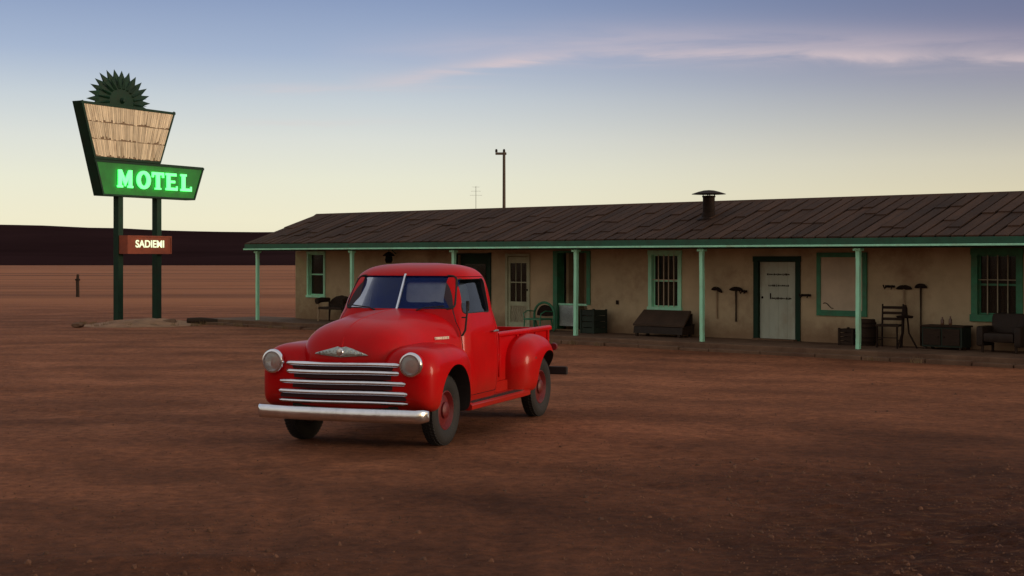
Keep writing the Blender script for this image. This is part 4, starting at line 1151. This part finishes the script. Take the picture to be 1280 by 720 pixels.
# front centre panel (between the fenders) and dark strips painting the shade between the bars
b = B(); rings = []
for k in range(33):
    y = -.70+1.40*k/32; xfn = 2.125-.05*(y/.7)**2
    rings.append([Vector((1.75, y, .40)), Vector((xfn-.03, y, .40)), Vector((xfn, y, .43)), Vector((xfn, y, .86)), Vector((xfn-.05, y, .905)), Vector((1.75, y, .93))])
b.loft(rings); b.build('grille_surround', M['red'], truck, True)
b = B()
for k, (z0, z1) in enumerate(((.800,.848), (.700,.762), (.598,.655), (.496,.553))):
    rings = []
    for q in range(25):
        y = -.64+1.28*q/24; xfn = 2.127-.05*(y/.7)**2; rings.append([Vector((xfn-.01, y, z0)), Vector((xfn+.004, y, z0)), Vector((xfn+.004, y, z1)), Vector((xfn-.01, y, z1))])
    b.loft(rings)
GS = mat('grille_shadow', (.030,.002,.003), .8, bump=0); b.build('grille_gap_shade', GS, truck, True)
for i, z in enumerate((.862, .780, .676, .574, .478)):
    b = B(); rings = []; hw = [.66,.66,.735,.745,.735][i]; hh = [.023,.026,.025,.026,.019][i]
    nq = 41
    for q in range(nq):
        tq = -1+2*q/(nq-1); y = hw*tq; x = 2.180-.024*tq*tq-(.03*max(0, (abs(tq)-.93)/.07)**2)
        e = 1-max(0, (abs(tq)-.95)/.05)**2*.6
        zz_ = z+.004*math.sin(tq*3)
        rings.append([Vector((x+.024*math.cos(R(a)), y, zz_+hh*e*math.sin(R(a)))) for a in (180,130,90,50,20,0,-20,-50,-90,-130)])
    b.loft(rings); gb = b.build('grille_bar', M['chrome'], truck, True)
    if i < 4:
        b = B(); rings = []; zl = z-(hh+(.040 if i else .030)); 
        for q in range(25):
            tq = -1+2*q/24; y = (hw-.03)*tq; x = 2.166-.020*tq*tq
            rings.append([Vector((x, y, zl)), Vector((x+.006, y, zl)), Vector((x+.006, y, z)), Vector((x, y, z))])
        b.loft(rings); b.build('gap_shade_strip', GS, gb)  # dark strip stands in for the shade in the gap under the bar

# headlights
for s in (-1, 1):
    hx = Matrix.Translation((2.115, s*.785, .875)) @ Matrix.Rotation(R(90), 4, 'Y')
    hl = B().lathe([(.0,-.14),(.07,-.13),(.105,-.06),(.115,.02),(.118,.06)], hx, 32).build('headlight', M['red'], truck, True)
    B().lathe([(.118,.045),(.126,.055),(.127,.075),(.118,.092),(.104,.095),(.100,.085),(.100,.05)], hx, 36).build('rim', M['chrome'], hl, True)
    B().lathe([(.102,.080),(.085,.095),(.06,.106),(.03,.112),(.0,.114)], hx, 32).build('lens', M['lens'], hl, True)
    B().lathe([(.0,.0),(.04,.01),(.08,.04),(.102,.078)], hx, 32).build('reflector', M['chrome'], hl, True)
    B().lathe([(.0,.05),(.012,.05),(.014,.02),(0,.0)], hx, 10).build('bulb', M['chrome'], hl, True)
# parking lamps below? (none in view) ; front bumper
b = B(); rings = []; nq = 61
for q in range(nq):
    tq = -1+2*q/(nq-1); y = .965*tq; x = 2.325-.075*tq*tq-.10*max(0, (abs(tq)-.90)/.10)**2
    e = 1-.25*max(0, (abs(tq)-.94)/.06)**2; zc_ = .365
    rings.append([Vector((x+.030*math.cos(R(a))*(1.0), y, zc_+.068*e*spow(math.sin(R(a)), .7))) for a in (170,120,90,65,40,20,0,-20,-40,-65,-90,-120)])
b.loft(rings); bump = b.build('front_bumper', M['chrome'], truck, True)
for s in (-1, 1): B().box(1.9, 2.29, s*.45-.03, s*.45+.03, .33, .39).build('bumper_bracket', M['under'], bump)
B().box(1.6, 2.1, -.6, .6, .34, .44).build('front_crossmember', M['under'], truck)
# chassis
b = B()
for s in (-1, 1): b.box(-2.3, 2.0, s*.42-.04, s*.42+.04, .42, .54)
b.cyl((1.475,-.72,.36), (1.475,.72,.36), .035); b.cyl((-1.475,-.72,.36), (-1.475,.72,.36), .045)
b.lathe([(0,-.15),(.13,-.1),(.15,0),(.13,.1),(0,.15)], Matrix.Translation((-1.475,0,.36)) @ Matrix.Rotation(R(90), 4, 'X'), 16)
b.box(.9, 1.9, -.28, .28, .36, .85); b.box(-.5, .3, -.3, -.1, .30, .42)
b.build('chassis', M['under'], truck)

# running boards
for s in (1, -1):
    b = B(); rings = []
    for x in (-.90, -.7, .3, .98):
        y0, y1 = s*.70, s*(.955 if x > -.8 else .94)
        rings.append([Vector((x, y0, .385)), Vector((x, y1-s*.02, .375)), Vector((x, y1, .36)), Vector((x, y1-s*.005, .315)), Vector((x, y1-s*.03, .305)), Vector((x, y0, .31))])
    b.loft(rings); rb = b.build('running_board', M['red'], truck, True)
    b = B()
    for k in range(5): b.box(-.75, .85, s*(.80+.026*k)-.005, s*(.80+.026*k)+.005, .374, .382)
    b.build('tread_strips', M['black'], rb)
    B().box(-.75, .9, s*.70-.01, s*.70+.012, .30, .50).build('splash_apron', M['red'], rb)

# cargo bed
bed = B().box(-2.26, -.42, -.62, .62, .56, .60).build('cargo_bed', M['wood'], truck)
for s in (1, -1):
    b = B(); b.box(-2.27, -.42, s*.665-.022, s*.665+.022, .50, 1.03, bev=.004)
    for x in (-.50, -1.1, -1.75, -2.22): b.box(x-.03, x+.03, s*.69-.012, s*.69+.018, .55, 1.02, bev=.006)
    sp = b.build('side_panel', M['red'], bed)
    B().tube([(-2.30, s*.69, 1.045), (-1.4, s*.69, 1.043), (-.42, s*.69, 1.045)], .034, 12).build('top_rail', M['red'], sp, True)
B().box(-.44, -.40, -.66, .66, .50, 1.16, bev=.006).build('front_panel', M['red'], bed)
tg = B().box(-2.30, -2.262, -.62, .62, .54, 1.05, bev=.008).build('tailgate', M['red'], bed)
b = B()
for k in range(7): b.box(-2.2, -.5, -.58+.17*k-.008, -.58+.17*k+.008, .601, .612)
b.build('bed_strips', M['iron'], bed)
rbm = B().box(-2.50, -2.44, -.88, .88, .43, .535, bev=.015).build('rear_bumper', M['under'], truck)
for s in (-1, 1): B().box(-2.44, -2.25, s*.45-.025, s*.45+.025, .45, .50).build('bumper_bracket', M['under'], rbm)
for s in (-1, 1):
    tl = B().lathe([(.0,-.03),(.045,-.03),(.05,0),(.045,.02),(0,.03)], Matrix.Translation((-2.34, s*.74, .80)) @ Matrix.Rotation(R(-90), 4, 'Y'), 16).build('tail_lamp', M['redrim'], truck, True)

# wheels
def tyre_profile():
    return [(.205,-.060),(.235,-.078),(.290,-.088),(.335,-.080),(.356,-.062),(.364,-.03),(.366,0),(.364,.03),(.356,.062),(.335,.080),(.290,.088),(.235,.078),(.205,.060)]
def wheel(x, side, steer=0, rear=False):
    y = side*.80
    base = Matrix.Translation((x, y, .357)) @ Matrix.Rotation(R(steer), 4, 'Z') @ Matrix.Rotation(R(-90*side), 4, 'X')
    w = D.objects.new('wheel', None); C.objects.link(w); w.parent = truck
    b = B().lathe(tyre_profile(), base, 56)
    # tread blocks
    for k in range(56):
        for row, zz_ in enumerate((-.052, -.018, .018, .052)):
            a = 2*math.pi*(k+.5*(row % 2))/56; rt = .364 if abs(zz_) < .03 else .357
            mt = base @ Matrix.Rotation(a, 4, 'Z') @ Matrix.Translation((rt, 0, zz_))
            vs = [mt @ Vector((p, q, r)) for p in (-.008,.009) for q in (-.012,.012) for r in (-.012,.012)]
            b.add(vs, [(0,1,3,2), (4,6,7,5), (0,4,5,1), (2,3,7,6), (0,2,6,4), (1,5,7,3)])
    b.build('tyre', M['black'], w, True, ang=32)
    rim_ = B().lathe([(.208,-.05),(.200,.02),(.205,.062),(.195,.066),(.180,.045),(.165,.02),(.12,.030),(.085,.042),(.0,.045)], base, 40).build('rim', M['redrim'], w, True)
    B().lathe([(.088,.04),(.085,.062),(.06,.078),(.03,.084),(0,.086)], base, 28).build('hub_cap', M['redrim'], rim_, True)
    B().lathe([(.0,-.05),(.2,-.05)], base, 28).build('brake_drum', M['under'], w)
    return w
wheel(1.475, 1); wheel(1.475, -1); wheel(-1.475, 1); wheel(-1.475, -1)
# door mirror: thin black arm standing against the front pillar
b = B(); b.tube([(.865, .79, 1.10), (.86, .825, 1.16), (.835, .835, 1.34), (.81, .835, 1.46)], [.012,.012,.011,.010], 7); b.tube([(.86,.78,1.30),(.842,.835,1.30)], .009, 6)
mi_ = b.build('mirror_arm', M['black'], truck, True)
B().box(.80, .822, .815, .85, 1.37, 1.48, bev=.008).build('mirror', M['black'], mi_)
# fuel cap and fender marker lamp
B().lathe([(.0,.02),(.022,.016),(.026,0)], Matrix.Translation((-1.02, .955, .74)) @ Matrix.Rotation(R(-90), 4, 'X'), 14).build('marker_lamp', M['redrim'], truck, True)

# ------------------------------------------------------------------ world and sun
SUN_EL, SUN_DIR = R(8), Vector((.96,-.28,0))
az = math.atan2(SUN_DIR.x, SUN_DIR.y)
w = D.worlds.new('World'); scene.world = w; w.use_nodes = True
t = w.node_tree; L = t.links.new
bg = t.nodes['Background']; outw = t.nodes['World Output']
sky = N(t, 'ShaderNodeTexSky'); sky.sky_type = 'NISHITA'; sky.sun_disc = False; sky.sun_elevation = SUN_EL; sky.sun_rotation = az; sky.dust_density = 2
L(sky.outputs[0], bg.inputs[0]); bg.inputs[1].default_value = .05
tc = N(t, 'ShaderNodeTexCoord'); sp = N(t, 'ShaderNodeSeparateXYZ'); L(tc.outputs['Generated'], sp.inputs[0])
def srgb(r, g, b_): return tuple(((c/255)/12.92 if c/255 < .04045 else ((c/255+.055)/1.055)**2.4) for c in (r, g, b_))
def E(y): v = (HY-y)/F; return v/math.sqrt(1+v*v)
# elevation remapped so that the low dusk band has room on the ramp
mp = N(t, 'ShaderNodeMath', operation='POWER'); mxz = N(t, 'ShaderNodeMath', operation='MAXIMUM'); L(sp.outputs[2], mxz.inputs[0]); mxz.inputs[1].default_value = 0
L(mxz.outputs[0], mp.inputs[0]); mp.inputs[1].default_value = .5
q = lambda y: E(y)**.5
top = [(.52, (.26,.26,.34)), (.70, (.44,.42,.44)), (1, (.48,.46,.46))]
left = ramp(t, mp.outputs[0], [(0, srgb(244,236,200)), (q(275), srgb(240,236,210)), (q(225), srgb(228,228,212)), (q(175), srgb(212,214,212)), (q(125), srgb(188,195,207)), (q(70), srgb(150,163,196)), (q(0), srgb(120,135,178))]+top)
right = ramp(t, mp.outputs[0], [(0, srgb(216,204,168)), (q(245), srgb(213,204,178)), (q(205), srgb(198,191,176)), (q(150), srgb(160,156,162)), (q(105), srgb(126,121,148)), (q(60), srgb(99,92,134)), (q(0), srgb(78,78,126))]+top)
fx = N(t, 'ShaderNodeMapRange', interpolation_type='SMOOTHSTEP'); fx.inputs[1].default_value = -.12; fx.inputs[2].default_value = .42; L(sp.outputs[0], fx.inputs[0])
mix = N(t, 'ShaderNodeMix', data_type='RGBA'); L(fx.outputs[0], mix.inputs[0]); L(left.outputs[0], mix.inputs[6]); L(right.outputs[0], mix.inputs[7])
def mth(op, a, b_=None, c=None):
    n_ = N(t, 'ShaderNodeMath', operation=op)
    for i_, v in enumerate((a, b_, c)):
        if v is None: continue
        if isinstance(v, (int, float)): n_.inputs[i_].default_value = v
        else: L(v, n_.inputs[i_])
    return n_.outputs[0]
# cirrus streaks in azimuth (A) and elevation (Ee) of the sky
ymax = mth('MAXIMUM', sp.outputs[1], .05)
A = mth('DIVIDE', sp.outputs[0], ymax); Ee = mth('DIVIDE', sp.outputs[2], ymax)
pr = N(t, 'ShaderNodeMapping'); pr.inputs['Scale'].default_value = (5, 5, 46); pr.inputs['Rotation'].default_value = (0, R(-4), 0); L(tc.outputs['Generated'], pr.inputs[0])
cn = N(t, 'ShaderNodeTexNoise', Scale=1.6, Detail=8.0, Roughness=.6, Distortion=.7); L(pr.outputs[0], cn.inputs['Vector'])
A01 = mth('ADD', mth('MULTIPLY', A, F/1280), .5)          # 0..1 across the view
def streak(curve, up, down, amp, fade):
    cr_ = ramp(t, A01, [(p, ((322-y)/360,)*3) for p, y in curve], 'B_SPLINE')
    wob = mth('MULTIPLY', mth('SUBTRACT', cn.outputs[0], 0.5), .016)
    d = mth('SUBTRACT', mth('ADD', Ee, wob), mth('MULTIPLY', cr_.outputs[0], 360/F))
    du = mth('DIVIDE', mth('MAXIMUM', d, 0), up/F); dd_ = mth('DIVIDE', mth('MINIMUM', d, 0), down/F)
    g = mth('EXPONENT', mth('MULTIPLY', mth('ADD', mth('MULTIPLY', du, du), mth('MULTIPLY', dd_, dd_)), -1))
    fd = ramp(t, A01, [(p, (v,)*3) for p, v in fade])
    nn_ = N(t, 'ShaderNodeMapRange'); nn_.inputs[1].default_value = .32; nn_.inputs[2].default_value = .66; nn_.inputs[3].default_value = .25; L(cn.outputs[0], nn_.inputs[0])
    return mth('MULTIPLY', mth('MULTIPLY', g, fd.outputs[0]), mth('MULTIPLY', nn_.outputs[0], amp))
s1 = streak([(.38,102), (.43,92), (.50,76), (.60,66), (.75,66), (1,74)], 9, 6, .70, [(.33,0), (.42,.9), (.5,1), (.62,.7), (.8,.7), (1,.6)])
s2 = streak([(.3,70), (.5,56), (.7,50), (1,62)], 24, 26, .42, [(.30,0), (.45,.6), (.6,1), (1,.9)])
s3 = streak([(.2,112), (.4,108), (.6,112)], 5, 5, .32, [(.2,0), (.27,1), (.42,.6), (.52,0)])
s4 = streak([(.2,153), (.4,152), (.6,155)], 4, 5, .22, [(.2,0), (.27,1), (.36,.6), (.45,0)])
dens = mth('MINIMUM', mth('ADD', mth('ADD', s1, s2), mth('ADD', s3, s4)), .85)
cm = N(t, 'ShaderNodeMix', data_type='RGBA'); L(dens, cm.inputs[0]); L(mix.outputs[2], cm.inputs[6]); cm.inputs[7].default_value = (*srgb(218,190,192), 1)
# behind the yard the low sky is a broad warm glow
back = ramp(t, mp.outputs[0], [(0, (.42,.32,.25)), (.3, (.47,.37,.30)), (.55, (.56,.47,.40)), (.8, (.50,.46,.42)), (1, (.45,.43,.42))])
bk = N(t, 'ShaderNodeMapRange', interpolation_type='SMOOTHSTEP'); bk.inputs[1].default_value = .72; bk.inputs[2].default_value = -.2; L(sp.outputs[1], bk.inputs[0])
mb = N(t, 'ShaderNodeMix', data_type='RGBA'); L(bk.outputs[0], mb.inputs[0]); L(cm.outputs[2], mb.inputs[6]); L(back.outputs[0], mb.inputs[7])
bg2 = N(t, 'ShaderNodeBackground'); L(mb.outputs[2], bg2.inputs[0]); bg2.inputs[1].default_value = .90
ad = N(t, 'ShaderNodeAddShader'); L(bg.outputs[0], ad.inputs[0]); L(bg2.outputs[0], ad.inputs[1]); L(ad.outputs[0], outw.inputs[0])
bg.inputs[1].default_value = .05

sun = D.lights.new('sun', 'SUN'); sun.energy = 1.15; sun.angle = R(16); sun.color = (1.0,.80,.62)
so = D.objects.new('sun', sun); C.objects.link(so)
dv = Vector((SUN_DIR.x*math.cos(SUN_EL), SUN_DIR.y*math.cos(SUN_EL), math.sin(SUN_EL)))
so.rotation_euler = (-dv).to_track_quat('-Z', 'Y').to_euler(); so.location = dv*50

scene.view_settings.view_transform = 'Standard'; scene.view_settings.look = 'None'; scene.view_settings.exposure = 0; scene.view_settings.gamma = 1
scene.cycles.max_bounces = 6; scene.cycles.use_denoising = True
